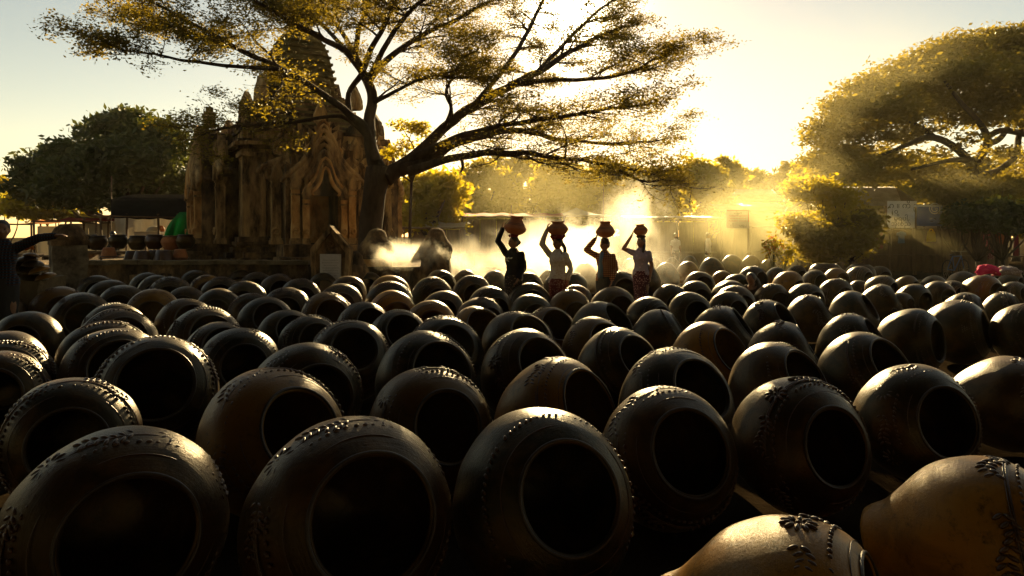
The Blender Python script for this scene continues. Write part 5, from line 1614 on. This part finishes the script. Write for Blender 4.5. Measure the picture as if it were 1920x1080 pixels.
def shed(label, x0, x1, y0, y1, zf, zb, mat, ribs=True, posts=True, wall=None, name='market_stall', cat='stall', group=None, gy=0.0, back=True, sag=0.0, counter=False):
    """a roof on posts between x0..x1, y0 (front) .. y1 (back); corrugated sheets laid side by side"""
    cx = (x0 + x1) / 2; cy = (y0 + y1) / 2
    t = empty(name, label, cat, (cx, cy, gy), 0, group)
    n = max(1, int((x1 - x0) / 0.85))
    if ribs:
        for i in range(n):
            a = x0 + (x1 - x0) * i / n - cx; b = x0 + (x1 - x0) * (i + 1) / n - cx + .05
            off = RND.uniform(-.02, .02) + .012 * (i % 2); e0 = RND.uniform(-.08, .08)
            m = MB()
            m.sheet(lambda u, v: (a + (b - a) * u, y0 - cy + e0 + (y1 - y0) * v, zf - gy + off + (zb - zf) * v + .018 * math.cos(u * 16 * math.pi)), 32, 1, .004)
            m.build('roof_sheet', mat, t)
    else:
        m = MB()
        m.sheet(lambda u, v: (x0 - cx + (x1 - x0) * u, y0 - cy + (y1 - y0) * v, zf - gy + (zb - zf) * v - sag * math.sin(v * math.pi) * (1 - .4 * abs(math.sin(u * math.pi * n))) - sag * .5 * math.sin(u * math.pi * n) ** 2 + .03 * noise.noise(Vector((u * 7, v * 4, x0)))), 40, 10, .008)
        m.build('canopy', mat, t)
    if posts:
        k = max(2, int((x1 - x0) / 2.2) + 1)
        for i in range(k):
            xx = x0 + .1 + (x1 - x0 - .2) * i / (k - 1) - cx
            for yy, zt in ((y0 - cy + .1, zf), (y1 - cy - .1, zb)):
                m = MB(); post(m, xx, yy, 0, zt - gy - .02); m.build('post', M_wood, t)
        m = MB(); m.tube([(x0 - cx, y0 - cy + .1, zf - gy - .06), (x1 - cx, y0 - cy + .1, zf - gy - .06)], .035, 6); m.build('front_rail', M_wood, t)
    if back:
        q = max(1, int((x1 - x0) / .7))
        for i in range(q):
            a = x0 + (x1 - x0) * i / q - cx
            m = MB(); m.box((a + (x1 - x0) / q / 2, y1 - cy - .15 + RND.uniform(-.015, .015), (min(zf, zb) - gy - .1) / 2), ((x1 - x0) / q - .02, .03, min(zf, zb) - gy - .12))
            m.build('wall_board', wall or M_wood, t, smooth=False)
    if counter:
        m = MB(); m.box((0, y0 - cy + .6, .72), ((x1 - x0) * .86, .8, .05)); m.build('counter_top', M_wood, t, smooth=False)
        for s in (-1, 1):
            m = MB(); m.box((s * (x1 - x0) * .38, y0 - cy + .6, .345), (.07, .6, .69)); m.build('counter_leg', M_wood, t, smooth=False)
    return t
def X(px, d): return (px - 960) / F * d
def Z(py, d): return CAMH - (py - HORIZ) / F * d

# behind the women, mostly lost in smoke
shed('low tin-roofed stall with a reddish front beam, behind the first woman', X(862, 30), X(1062, 30), 30, 32.5, Z(404, 30), Z(396, 30), M_tarp_red, ribs=False, sag=.08, counter=True)
shed('long tin-roofed stall with a bright roof edge, right of the rising smoke plume', X(1180, 31), X(1362, 31), 31, 34, Z(410, 31), Z(402, 31), M_tin, counter=True)
shed('awning stall under faded cloth behind the stone pillar in smoke', X(752, 28), X(868, 28), 28, 30, Z(425, 28), Z(414, 28), M_tarp_pale, ribs=False, sag=.1, counter=True)
# pale market tent with a pointed top
d = 34; c = P(1080, 400, d)
t = empty('market_tent', 'pale pointed market tent behind the second woman, half lost in smoke', 'tent', (c.x, d, 0))
wz, tz, hw = Z(405, d), Z(389, d), 60 * d / F
for a in range(4):
    Q = Matrix.Rotation(R(90 * a), 3, 'Z')
    m = MB(); pa, pb, pc = Q @ Vector((-hw, -hw, wz)), Q @ Vector((hw, -hw, wz)), Vector((0, 0, tz))
    def fn(u, v, pa=pa, pb=pb, pc=pc):
        p = pa.lerp(pb, u).lerp(pc, v); p.z -= .12 * math.sin(v * math.pi); return p
    m.sheet(fn, 8, 8, .01); m.build('roof_panel', M_tarp_pale, t)
    m = MB(); p = Q @ Vector((-hw, -hw, 0)); post(m, p.x, p.y, 0, wz, .03); m.build('post', M_wood, t)

# two long shed roofs, one above the other
shed('long tin shed roof with a bright ridge, upper of two behind the notice board', X(1362, 44), X(1468, 44), 44, 46, Z(376, 44), Z(351, 44), M_tin, name='tin_shed', cat='shed', back=True)
shed('lower long tin shed roof with a bright edge, behind the small notice board', X(1350, 40), X(1488, 40), 40, 43, Z(394, 40), Z(375, 40), M_tin, name='tin_shed', cat='shed', back=True)
shed('stall under a sloping faded green awning with an orange hem, right of the notice board', X(1405, 31), X(1512, 31), 31, 33.5, Z(424, 31), Z(396, 31), M_tarp_olive, ribs=False, sag=.12, counter=True)
# thatched slope right of it
d = 32
t = empty('thatched_hut', 'thatched hut roof sloping down behind the shrubs, left of the gabled house', 'hut', (X(1505, d), d, 0))
m = MB(); m.sheet(lambda u, v: (X(1462 + 76 * v + u * 70, d) - X(1505, d), u * 2.4 - 1 + v * .3, Z(398 - 48 * v, d) + .03 * noise.noise(Vector((u * 30, v * 30, 0)))), 30, 24, .12); m.build('roof', M_thatch, t)
for i in range(7):
    m = MB(); u = i / 6
    m.tube([(X(1462 + u * 60, d) - X(1505, d), -1.15 + u * .4, Z(398, d) + .02), (X(1538 + u * 60, d) - X(1505, d), -.85 + u * .4, Z(349, d) + .04)], .035, 6); m.build('bamboo_batten', M_wood, t)
for s in (-.6, 1.6):
    m = MB(); post(m, s, -.8, 0, Z(396, d) if s < 0 else Z(372, d), .06); m.build('post', M_wood, t)

# gabled house with a tin roof
d = 29.5; hx0, hx1 = X(1588, d), X(1762, d); rx = X(1716, d); hc = (hx0 + hx1) / 2
t = empty('gabled_house', 'wooden house with a steep gabled roof behind the white signboard', 'house', (hc, d + 1.5, 0))
zr, ze = Z(346, d), Z(386, d)
nsh = 9
for i in range(nsh):
    u0, u1 = i / nsh, (i + 1) / nsh
    m = MB()
    def fn(u, v):
        x = (X(1608, d) + (rx - X(1608, d)) * (u0 + (u1 - u0) * u))
        xb = (X(1570, d) + (X(1690, d) - X(1570, d)) * (u0 + (u1 - u0) * u))
        return (xb + (x - xb) * v - hc, -1.6 + 1.6 * v + .0, ze + (zr - ze) * v + .015 * math.cos(u * 10 * math.pi) + (i % 2) * .01)
    m.sheet(fn, 20, 2, .006); m.build('roof_sheet', M_tin, t)
m = MB(); m.prism([(X(1690, d) - hc, ze - .1), (rx - hc, zr), (X(1762, d) - hc, Z(378, d))], -.02, .05); m.build('gable', M_wood, t, smooth=False)
m = MB(); m.sheet(lambda u, v: (rx - hc + (X(1766, d) - rx) * u, -.1 + 1.8 * v, zr + .02 - (zr - Z(380, d)) * u ** .85), 10, 3, .03); m.build('roof_slope', M_thatch, t)
q = 14
for i in range(q):
    a = hx0 + (hx1 - hx0) * i / q
    m = MB(); m.box((a + (hx1 - hx0) / q / 2 - hc, -.9 + RND.uniform(-.01, .01), (ze - .1) / 2), ((hx1 - hx0) / q - .015, .03, ze - .12)); m.build('wall_board', M_wood, t, smooth=False)

# signs
def sign_post(label, px0, px1, py0, py1, d, posts, name='signboard'):
    x0, x1 = X(px0, d), X(px1, d); z0, z1 = Z(py1, d), Z(py0, d); cx = (x0 + x1) / 2
    t = empty(name, label, 'sign', (cx, d, 0))
    m = MB(); m.box((0, 0, (z0 + z1) / 2), (x1 - x0, .04, z1 - z0)); m.build('board', M_sign, t, smooth=False)
    for p in posts:
        m = MB(); m.tube([(X(p, d) - cx, .05, 0), (X(p, d) - cx, .05, z1)], .035, 8); m.build('post', M_wood, t)
    return t, cx, z0, z1, x1 - x0
def text(par, s, x, y, z, size, mat, name='lettering'):
    cu = bpy.data.curves.new(name, 'FONT'); cu.body = s; cu.size = size; cu.align_x = 'CENTER'; cu.align_y = 'CENTER'; cu.extrude = 0.002
    o = bpy.data.objects.new(name, cu); COL.objects.link(o); dg = bpy.context.evaluated_depsgraph_get()
    me = bpy.data.meshes.new_from_object(o.evaluated_get(dg)); bpy.data.objects.remove(o)
    me.materials.clear(); me.materials.append(mat)
    return link(name, me, par, loc=(x, y, z), rot=(R(90), 0, 0))
t, cx, z0, z1, w_ = sign_post('large white signboard with dark rounded lettering, in front of the gabled house', 1664, 1718, 377, 427, 26.5, (1669, 1714))
h_ = z1 - z0
text(t, '\u1002 \u104B \u1000\u102D \u1025', .05, -.026, z0 + h_ * .82, .30, M_ink)
text(t, '\u101D \u103D', -.2, -.026, z0 + h_ * .60, .24, M_ink)
text(t, '\u1019\u101B\u1015\u102B', -.05, -.026, z0 + h_ * .34, .24, M_ink)
text(t, '\u1021\u102D\u102F\u1038\u1005\u100A\u103A', -.05, -.026, z0 + h_ * .14, .24, M_ink)
t, cx, z0, z1, w_ = sign_post('small white notice board with red heading on a thin post, before the shed roofs', 1362, 1404, 393, 428, 26.0, (1404,), 'notice_board')
h_ = z1 - z0
m = MB(); m.box((0, -.023, z1 - .03), (w_, .006, .05)); m.box((w_ / 2 - .02, -.023, (z0 + z1) / 2 + .1), (.04, .006, h_ * .6)); m.build('red_border', M_ink_red, t, smooth=False)
text(t, '\u1019\u103C\u1014\u103A\u1019\u102C', .0, -.026, z0 + h_ * .82, .12, M_ink)
for i, zz in enumerate((.66, .53, .40)): text(t, '\u1002\u101D\u1000\u1010\u1015 \u1019\u101C\u101D\u1011', 0, -.026, z0 + h_ * zz, .085, M_ink_red)
text(t, '\u1000\u102D', -.22, -.026, z0 + h_ * .14, .14, M_ink)
text(t, '\u1019\u101B\u1015', .2, -.026, z0 + h_ * .14, .14, M_ink)
# blue banner with a round emblem
d = 26.3; x0, x1 = X(1719, d), X(1768, d); cx = (x0 + x1) / 2
t = empty('blue_banner', 'blue banner with a pale round emblem, right of the large white signboard', 'banner', (cx, d, 0))
m = MB(); m.sheet(lambda u, v: ((u - .5) * (x1 - x0), .02 * math.sin(u * 9), Z(424, d) + (Z(386, d) - Z(424, d)) * v), 16, 6, .01); m.build('cloth', M_blue, t)
m = MB(); m.box(((x0 + x1) / 2 - cx - .1, -.04, Z(386, d)), ((x1 - x0) * 1.05, .03, .07)); m.build('top_strip', M_ink_white, t, smooth=False)
pe = P(1751, 391, d)
m = MB(); m.lathe([(.20 + .02 * math.cos(a), .02 * math.sin(a)) for a in [k * math.pi / 3 for k in range(6)]], n=28, closed=True); m.build('emblem_ring', M_ink_white, t, M=Matrix.Translation((pe.x - cx, -.05, pe.z)) @ Matrix.Rotation(R(90), 4, 'X'))
m = MB(); m.tube([(.12 * math.cos(a), .0, .12 * math.sin(a)) for a in [R(40 + k * 22) for k in range(14)]] , .018, 6); m.tube([(.12, 0, -.02), (.02, 0, -.02)], .018, 6); m.build('emblem_letter', M_ink_white, t, M=Matrix.Translation((pe.x - cx, -.05, pe.z)))
for s in (-1, 1):
    m = MB(); post(m, s * (x1 - x0) * .52, .04, 0, Z(384, d), .035); m.build('post', M_wood, t)

# the dark stall row under the signs, with goods
shed('long dark stall full of hanging goods below the white signboard', X(1560, 27.2), X(1790, 27.2), 27.2, 29.0, Z(428, 27.2), Z(420, 27.2), M_tin, counter=True, name='market_stall')
shed('dark stall at the right edge with clothes hanging in front', X(1800, 25.5), X(1975, 25.5), 25.5, 28, Z(420, 25.5), Z(408, 25.5), M_tin, counter=True)
shed('low dark plank stall half hidden by shrubs, left of the long stall', X(1495, 27), X(1556, 27), 27, 29, Z(432, 27), Z(426, 27), M_tin, counter=True)

def hanging(label, name, px, py0, py1, wpx, d, mat, cat='clothing', sleeves=True):
    cx = X(px, d); z1, z0 = Z(py0, d), Z(py1, d); w = wpx * d / F
    t = empty(name, label, cat, (cx, d, 0))
    m = MB()
    o = [(-w * .42, z0), (-w * .36, z1 - (z1 - z0) * .25), (-w * .62, z1 - (z1 - z0) * .38), (-w * .60, z1 - (z1 - z0) * .12), (-w * .16, z1), (w * .16, z1), (w * .60, z1 - (z1 - z0) * .12), (w * .62, z1 - (z1 - z0) * .38), (w * .36, z1 - (z1 - z0) * .25), (w * .42, z0)] if sleeves else \
        [(-w * .5, z0), (-w * .46, z1 - .02), (-w * .2, z1), (w * .2, z1), (w * .46, z1 - .02), (w * .5, z0)]
    m.prism(o, -.03, .03); m.build('cloth', mat, t, smooth=False)
    m = MB(); m.tube([(-w * .4, 0, z1 - .03), (0, 0, z1 + .04), (w * .4, 0, z1 - .03)], .008, 5); m.tube([(0, 0, z1 + .04), (0, 0, z1 + .14)], .006, 5); m.build('hanger', M_wood, t)
    return t
hanging('pink patterned shirt hanging at the front of the right edge stall', 'hanging_shirt', 1849, 432, 462, 13, 25.2, cloth_mat('pink_print', (0.45, 0.10, 0.12), 'floral', (0.6, 0.5, 0.45), 30))
hanging('rust-coloured shirt hanging second in the right edge stall', 'hanging_shirt', 1876, 436, 458, 17, 25.2, cloth_mat('rust_cloth', (0.30, 0.09, 0.03)))
hanging('dark red cloth hanging at the far right end of the stall', 'hanging_cloth', 1905, 428, 480, 8, 25.2, M_red_cloth, sleeves=False)
hanging('long dark red sarong hanging low below the pink shirt', 'hanging_cloth', 1858, 463, 486, 10, 25.1, M_batik_red, sleeves=False)
hanging('faded blue shirt hanging under the roof by the signboard post', 'hanging_shirt', 1690, 434, 456, 14, 26.9, M_blue_shirt)
hanging('maroon cloth hanging left of the long stall', 'hanging_cloth', 1650, 436, 466, 10, 26.9, M_red_cloth, sleeves=False)
# yellow shopping bag
d = 26.8; cx = X(1746, d)
t = empty('yellow_bag', 'bright yellow carrier bag hanging below the blue banner', 'bag', (cx, d, 0))
z1, z0 = Z(434, d), Z(453, d); w = 17 * d / F
m = MB(); m.loft([(0, 0, z0, w * .5, .07), (0, 0, z0 + .05, w * .52, .09), (0, 0, (z0 + z1) / 2, w * .49, .07), (0, 0, z1 - .05, w * .43, .03), (0, 0, z1, w * .38, .012)], 20); m.build('bag_body', M_yellow, t)
m = MB(); m.tube([(w * .22 * math.cos(a), 0, z1 - .02 + .12 * math.sin(a)) for a in [R(180 - k * 15) for k in range(13)]], .018, 6); m.build('handle', M_yellow, t)
# parked bicycle by the stalls
d = 24.0
t = empty('bicycle', 'bicycle standing side-on in front of the dark stall, below the yellow bag', 'bicycle', (X(1792, d), d, 0), R(28))
for s, nm in ((-.5, 'wheel'), (.5, 'wheel')):
    m = MB(); m.lathe([(.32 + .018 * math.cos(a), .018 * math.sin(a)) for a in [k * math.pi / 3 for k in range(6)]], n=32, closed=True)
    wh = m.build('wheel', M_dark_cloth, t, M=Matrix.Translation((s, 0, .34)) @ Matrix.Rotation(R(90), 4, 'X'))
    m = MB()
    for q in range(14): a = math.pi * 2 * q / 14; m.tube([(s, 0, .34), (s + .31 * math.cos(a), 0, .34 + .31 * math.sin(a))], .004, 4)
    m.build('spokes', M_tin, wh)
m = MB(); Bk, BB, ST, HT, FK = (-.5, 0, .34), (-.08, 0, .30), (-.2, 0, .78), (.34, 0, .80), (.5, 0, .34)
for a, b in ((Bk, BB), (Bk, ST), (BB, ST), (BB, HT), (ST, HT), (HT, FK)): m.tube([a, b], .017, 6)
m.build('frame', M_blue, t)
m = MB(); m.tube([(.34, 0, .80), (.31, 0, .95)], .014, 6); m.tube([(.20, -.26, .97), (.31, -.1, .96), (.31, .1, .96), (.20, .26, .97)], .013, 6); m.build('handlebar', M_tin, t)
m = MB(); m.ell((-.22, 0, .84), (.13, .07, .035)); m.build('saddle', M_dark_cloth, t)
# flowering plant in a pot left of the stalls
def flowers(label, px, py0, py1, d, fm, cat='plant', name='flowering_plant', h=0.0):
    cx = X(px, d); z1 = Z(py0, d)
    t = empty(name, label, cat, (cx, d, 0))
    m = MB(); m.lathe([(.001, 0), (.14, 0), (.20, .26), (.22, .28), (.19, .28), (.17, .24), (.001, .24)], n=20); m.build('planter', M_terra, t)
    rr = random.Random(int(px)); tips = []
    for i in range(9):
        e = Vector((rr.uniform(-.28, .28), rr.uniform(-.2, .2), z1 - rr.uniform(0, .35)))
        m = MB(); m.tube(smooth_path([Vector((0, 0, .24)), Vector((e.x * .3, e.y * .3, e.z * .6)), e], 3), .010, 5); m.build('stem', M_leaf_dark, t)
        for q in range(8): tips.append((e + Vector((rr.gauss(0, .07), rr.gauss(0, .07), rr.gauss(0, .06))), 1))
        for q in range(4): tips.append((e * .8 + Vector((rr.gauss(0, .08), rr.gauss(0, .08), rr.gauss(0, .08))), 1))
    leaves_at(tips, 4, .03, .05, .8, 'foliage', M_leaf_gold, t, kind='stuff')
    leaves_at(tips[::2], 2, .05, .05, .8, 'blossoms', fm, t, kind='stuff')
    return t
flowers('potted plant with yellow blossom beside the low dark stall', 1470, 458, 492, 22, M_flower_y)
flowers('potted plant with rusty red blossom, just left of the yellow-flowering one', 1450, 447, 490, 22.6, M_flower_r)

# cloths lying on jars at the right
def cloth_heap(label, name, px, py, wpx, hpx, d, mat, seed):
    c = P(px, py, d); a, h = wpx * d / F / 2, hpx * d / F
    t = MB()
    t.ell((0, 0, 0), (a * 1.05, a * .7, h / 2), nu=60, nv=36)
    vs = []
    for v in t.v:
        v = Vector(v); q = Vector((v.x * 7 + seed, v.y * 7, v.z * 7))
        k_ = 1 + .55 * noise.noise(q) + .35 * abs(noise.noise(q * 2.6)) + .14 * noise.noise(q * 6)
        p_ = v * k_; p_.z = max(p_.z, -h * .42) - .9 * h * (abs(v.x) / a) ** 2.2 * .55
        vs.append(tuple(p_))
    t.v = vs
    o = t.build(name, mat, loc=(c.x, d, c.z)); return tag(o, label, 'cloth')
cloth_heap('crumpled bright pink cloth lying on a jar at the right edge', 'pink_cloth', 1852, 504, 36, 19, 13.2, M_pink, 1)
cloth_heap('crumpled grey patterned cloth draped over a jar, right of the pink cloth', 'patterned_cloth', 1888, 507, 42, 17, 13.3, M_greycloth, 4)

# ------------------------------------------------------------------ left side: tarpaulins and wares
d = 21.5
t = empty('black_tarpaulin_stall', 'stall under a sagging black tarpaulin between the dark tree and the temple', 'stall', (X(282, d), d, 0))
def tfn(u, v):
    px = 208 + 160 * u; py = 374 + 34 * v
    s = math.sin(u * math.pi * 4) * .03 * v
    p = P(px, py + 3 * math.sin(u * math.pi) * v, d - .9 * v)
    return (p.x - X(282, d), p.y - d + s, p.z + .04 * noise.noise(Vector((u * 8, v * 5, 1))))
m = MB(); m.sheet(tfn, 40, 12, .01); m.build('canopy', M_tarp_dark, t)
m = MB(); m.sheet(lambda u, v: (X(208 + 160 * u, d) - X(282, d), 2.6 * v, Z(374, d) + .25 * math.sin(v * 2.5)), 12, 8, .01); m.build('canopy_back', M_tarp_dark, t)
for px in (214, 262, 318, 356):
    m = MB(); post(m, X(px, d) - X(282, d), -.7, 0, Z(402, d), .035); m.build('post', M_wood, t)
m = MB(); m.tube([(X(205, d) - X(282, d), -.9, Z(405, d)), (X(282, d) - X(282, d), -.92, Z(408, d)), (X(362, d) - X(282, d), -.9, Z(409, d))], .022, 6); m.build('front_rail', M_wood, t)
d = 20.6
t = empty('green_tarpaulin', 'bright green tarpaulin draped over a rack at the temple corner', 'tarpaulin', (X(345, d), d, 0))
def gf(u, v):
    px = 312 + 56 * u; top = 432 - 34 * min(1, u * 2.2) ** .7
    py = top + (448 - top) * v
    return (X(px, d) - X(345, d), .12 * math.sin(u * 18 + v * 2) * v - .3 * v, Z(py, d))
m = MB(); m.sheet(gf, 40, 14, .012); m.build('sheet', M_tarp_green, t)
m = MB(); post(m, X(330, d) - X(345, d), .1, .7, Z(400, d), .03); m.build('post', M_wood, t)

d = 26
for (a0, a1, y0_, y1_, mt, lab) in ((55, 182, 404, 412, M_tarp_red, 'long red and orange awning between the dark tree and the pillar'), (150, 205, 397, 405, M_tarp_yellow, 'sunlit yellow awning left of the black tarpaulin'), (0, 60, 410, 418, M_tarp_orange, 'faded orange awning low at the left edge')):
    shed(lab, X(a0, d), X(a1, d), d, d + 2.4, Z(y1_, d), Z(y0_, d), mt, ribs=False, sag=.10, name='awning_stall', counter=True, wall=M_tarp_pale)
    d += 1.2
m = MB(); dd = 27
o = empty('cloth_screen', 'pale sunlit cloth screen behind the forked trunk and the black tarpaulin', 'screen', (X(265, dd), dd, 0))
m.sheet(lambda u, v: (X(215, dd) - X(265, dd) + (X(360, dd) - X(215, dd)) * u, .06 * math.sin(u * 30), Z(450, dd) + (Z(396, dd) - Z(450, dd)) * v), 60, 6, .01); m.build('cloth', M_tarp_pale, o)
for px in (215, 290, 358):
    m = MB(); post(m, X(px, dd) - X(265, dd), .05, 0, Z(394, dd), .03); m.build('post', M_wood, o)
# thin mast by the tarpaulin
m = MB(); m.tube([(0, 0, 0), (.02, 0, Z(330, 24))], .018, 6); tag(m.build('bamboo_pole', M_wood, loc=(X(208, 24), 24, 0)), 'thin upright bamboo pole at the left end of the black tarpaulin', 'pole')
for px, top, dd2, lb in ((1131, 330, 34, 'thin pale pole rising behind the third woman'), (958, 385, 33, 'short thin pole above the pot of the first woman')):
    m = MB(); m.tube([(0, 0, 0), (.02, 0, Z(top, dd2))], .03, 6); tag(m.build('thin_pole', M_wood, loc=(X(px, dd2), dd2, 0)), lb, 'pole')

# jars for sale, standing in a row on the terrace
def small_jar(label, px, pytop, d, rpx, hfac, mat, kind='jar', group='jars in a row on the terrace', zb=None):
    r = rpx * d / F; zt = Z(pytop, d); h = r * hfac
    t = empty('display_jar' if kind == 'jar' else 'inverted_pot', label, 'jar' if kind == 'jar' else 'pot', (X(px, d), d, zt - h), 0, group)
    if kind == 'jar':
        pr = [(.001, 0), (.55, .0), (.78, .18), (.97, .45), (1.0, .60), (.93, .78), (.80, .90), (.74, .95), (.80, 1.0)]
    else:
        pr = [(1.0, 0), (1.0, .05), (.86, .45), (.68, .92), (.62, 1.0), (.001, 1.0)]
    o = [(a * r, b * h) for a, b in (catmull(pr, 3) if kind == 'jar' else pr)]
    m = MB(); m.lathe(o + [(max(a - .02, .001), b - (.02 if kind != 'jar' else -.02)) for a, b in reversed(o)], n=28); b_ = m.build('body', mat, t)
    for q in (b_,): q.color = (RND.random(), RND.random(), RND.random(), 1)
    m = MB(); zr_ = h if kind == 'jar' else .0; rr_ = (.80 if kind == 'jar' else 1.0) * r
    m.lathe([(rr_ + .014 * math.cos(a), zr_ + .012 * math.sin(a) + (.012 if kind != 'jar' else 0)) for a in [k * math.pi / 3 for k in range(6)]], n=28, closed=True); m.build('rim', M_rim, t)
    return t
xs = [(184, M_glaze), (222, M_glaze), (258, M_glaze), (290, M_relief), (320, M_terra), (348, M_glaze), (166, M_glaze)]
xs.sort(key=lambda q: q[0])
terr = []
for i, (px, mt) in enumerate(xs):
    nm = {0: 'leftmost', 1: 'second', 2: 'third', 3: 'fourth', 4: 'fifth', 5: 'sixth', 6: 'rightmost'}[i]
    small_jar(f'squat {"reddish" if mt is M_terra else ("brown" if mt is M_relief else "dark")} jar, {nm} in the row standing on a plank below the tarpaulin', px, 441 + (i % 2) * 2, 18.8, 17, 1.5, mt)
m = MB(); rough_box(m, (0, 0, 0), (X(372, 18.8) - X(160, 18.8), .6, .08), 12, .01)
pl = m.build('plank_bench', M_wood, loc=((X(372, 18.8) + X(160, 18.8)) / 2, 18.8, Z(441 + 25.5 + 2, 18.8) - .07)); tag(pl, 'rough plank bench carrying the row of squat jars below the tarpaulin', 'bench')
for px in (170, 265, 362):
    m = MB(); m.box((0, 0, 0), (.12, .5, .36)); ob = m.build('leg', M_wood, pl, smooth=False, loc=(X(px, 18.8) - pl.location.x, 0, -.22))
for i, (px, top, r_, mt) in enumerate([(204, 464, 14, M_terra), (247, 470, 14, M_relief), (267, 470, 18, M_relief), (290, 469, 15, M_relief), (307, 469, 19, M_relief), (338, 467, 14, M_terra)]):
    nm = ['leftmost', 'second', 'third', 'fourth', 'fifth', 'rightmost'][i]
    small_jar(f'{"orange" if mt is M_terra else "brown"} clay pot upturned on the terrace wall, {nm} of six', px, top, 16.9 + (i % 2) * .25, r_, 1.25, mt, 'pot', 'clay pots upturned along the terrace wall')
# table with a covered bowl
d = 23
t = empty('table', 'low table with pale cloth behind the row of squat jars', 'table', (X(285, d), d, 0))
m = MB(); m.box((0, 0, Z(436, d)), (46 * d / F, .7, .05)); m.build('tabletop', M_wood, t, smooth=False)
m = MB(); m.box((0, -.36, Z(440, d)), (44 * d / F, .02, .16)); m.build('cloth', M_tarp_pale, t, smooth=False)
for s in (-1, 1):
    for q in (-1, 1): m = MB(); m.box((s * 20 * d / F, q * .3, Z(436, d) / 2 - .02), (.06, .06, Z(436, d) - .06)); m.build('leg', M_wood, t, smooth=False)
m = MB(); m.lathe(catmull([(.26, 0), (.25, .06), (.18, .14), (.08, .18), (.001, .19)], 3), n=24); o = m.build('basket_cover', M_tarp_pale, loc=(X(290, d), d, Z(436, d) + .03)); tag(o, 'domed pale basket cover on the low table', 'basket')
m = MB(); m.lathe(catmull([(.001, 0), (.10, 0), (.12, .1), (.07, .17), (.09, .2), (.07, .2), (.001, .19)], 2), n=20); o = m.build('small_pot', M_terra, loc=(X(302, d), d, Z(436, d) + .03)); tag(o, 'small red pot beside the domed basket cover on the table', 'pot')

# heap of glazed lids by the left edge
for i, (px, py, r_, tl) in enumerate([(12, 512, 20, 5), (35, 514, 22, -8), (62, 515, 24, 6), (86, 516, 18, -10), (28, 503, 20, 8), (52, 503, 24, -6), (74, 504, 18, 12), (40, 493, 20, -8), (62, 492, 18, 5), (50, 484, 18, -4), (58, 477, 13, 6), (16, 502, 16, -12)]):
    d = 10.4 - (.05 * i); r = r_ * d / F
    o = MB(); pr = [(r, 0), (r * 1.02, r * .06), (r * .86, r * .28), (r * .55, r * .46), (r * .25, r * .52), (r * .22, r * .60), (.001, r * .62)]
    o.lathe(catmull(pr, 2) + [(.001, r * .5), (r * .9, 0.0)], n=28)
    ob = o.build('upturned_bowl', M_glaze, loc=(X(px, d), d, Z(py + r_ * .3, d)), rot=(R(tl), R(-tl * 1.3), i))
    ob.color = (RND.random(), RND.random(), RND.random(), 1)
    wd = ['bottom left', 'second along the bottom', 'third along the bottom', 'bottom right', 'second layer left', 'second layer middle', 'second layer right', 'third layer left', 'third layer right', 'fourth layer', 'topmost', 'leftmost raised'][i]
    tag(ob, f'shiny dark glazed bowl upturned in the heap near the left edge, {wd}', 'bowl', 'shiny glazed bowls heaped near the left edge')
m = MB(); rough_box(m, (0, 0, 0), (.85, .6, Z(516, 10.5) - .02), 8, .03)
tag(m.build('straw_bale', M_thatch, loc=(X(48, 10.5), 10.5, (Z(516, 10.5) - .02) / 2)), 'straw packing under the heap of shiny bowls at the left', 'straw bale')
cloth_heap('crumpled yellow cloth glowing in the sun beside the heap of bowls', 'yellow_cloth', 20, 497, 15, 18, 9.9, M_tarp_yellow, 9)
cloth_heap('small orange cloth scrap on top of the heap of bowls', 'orange_cloth', 57, 463, 13, 9, 10.2, M_tarp_orange, 12)
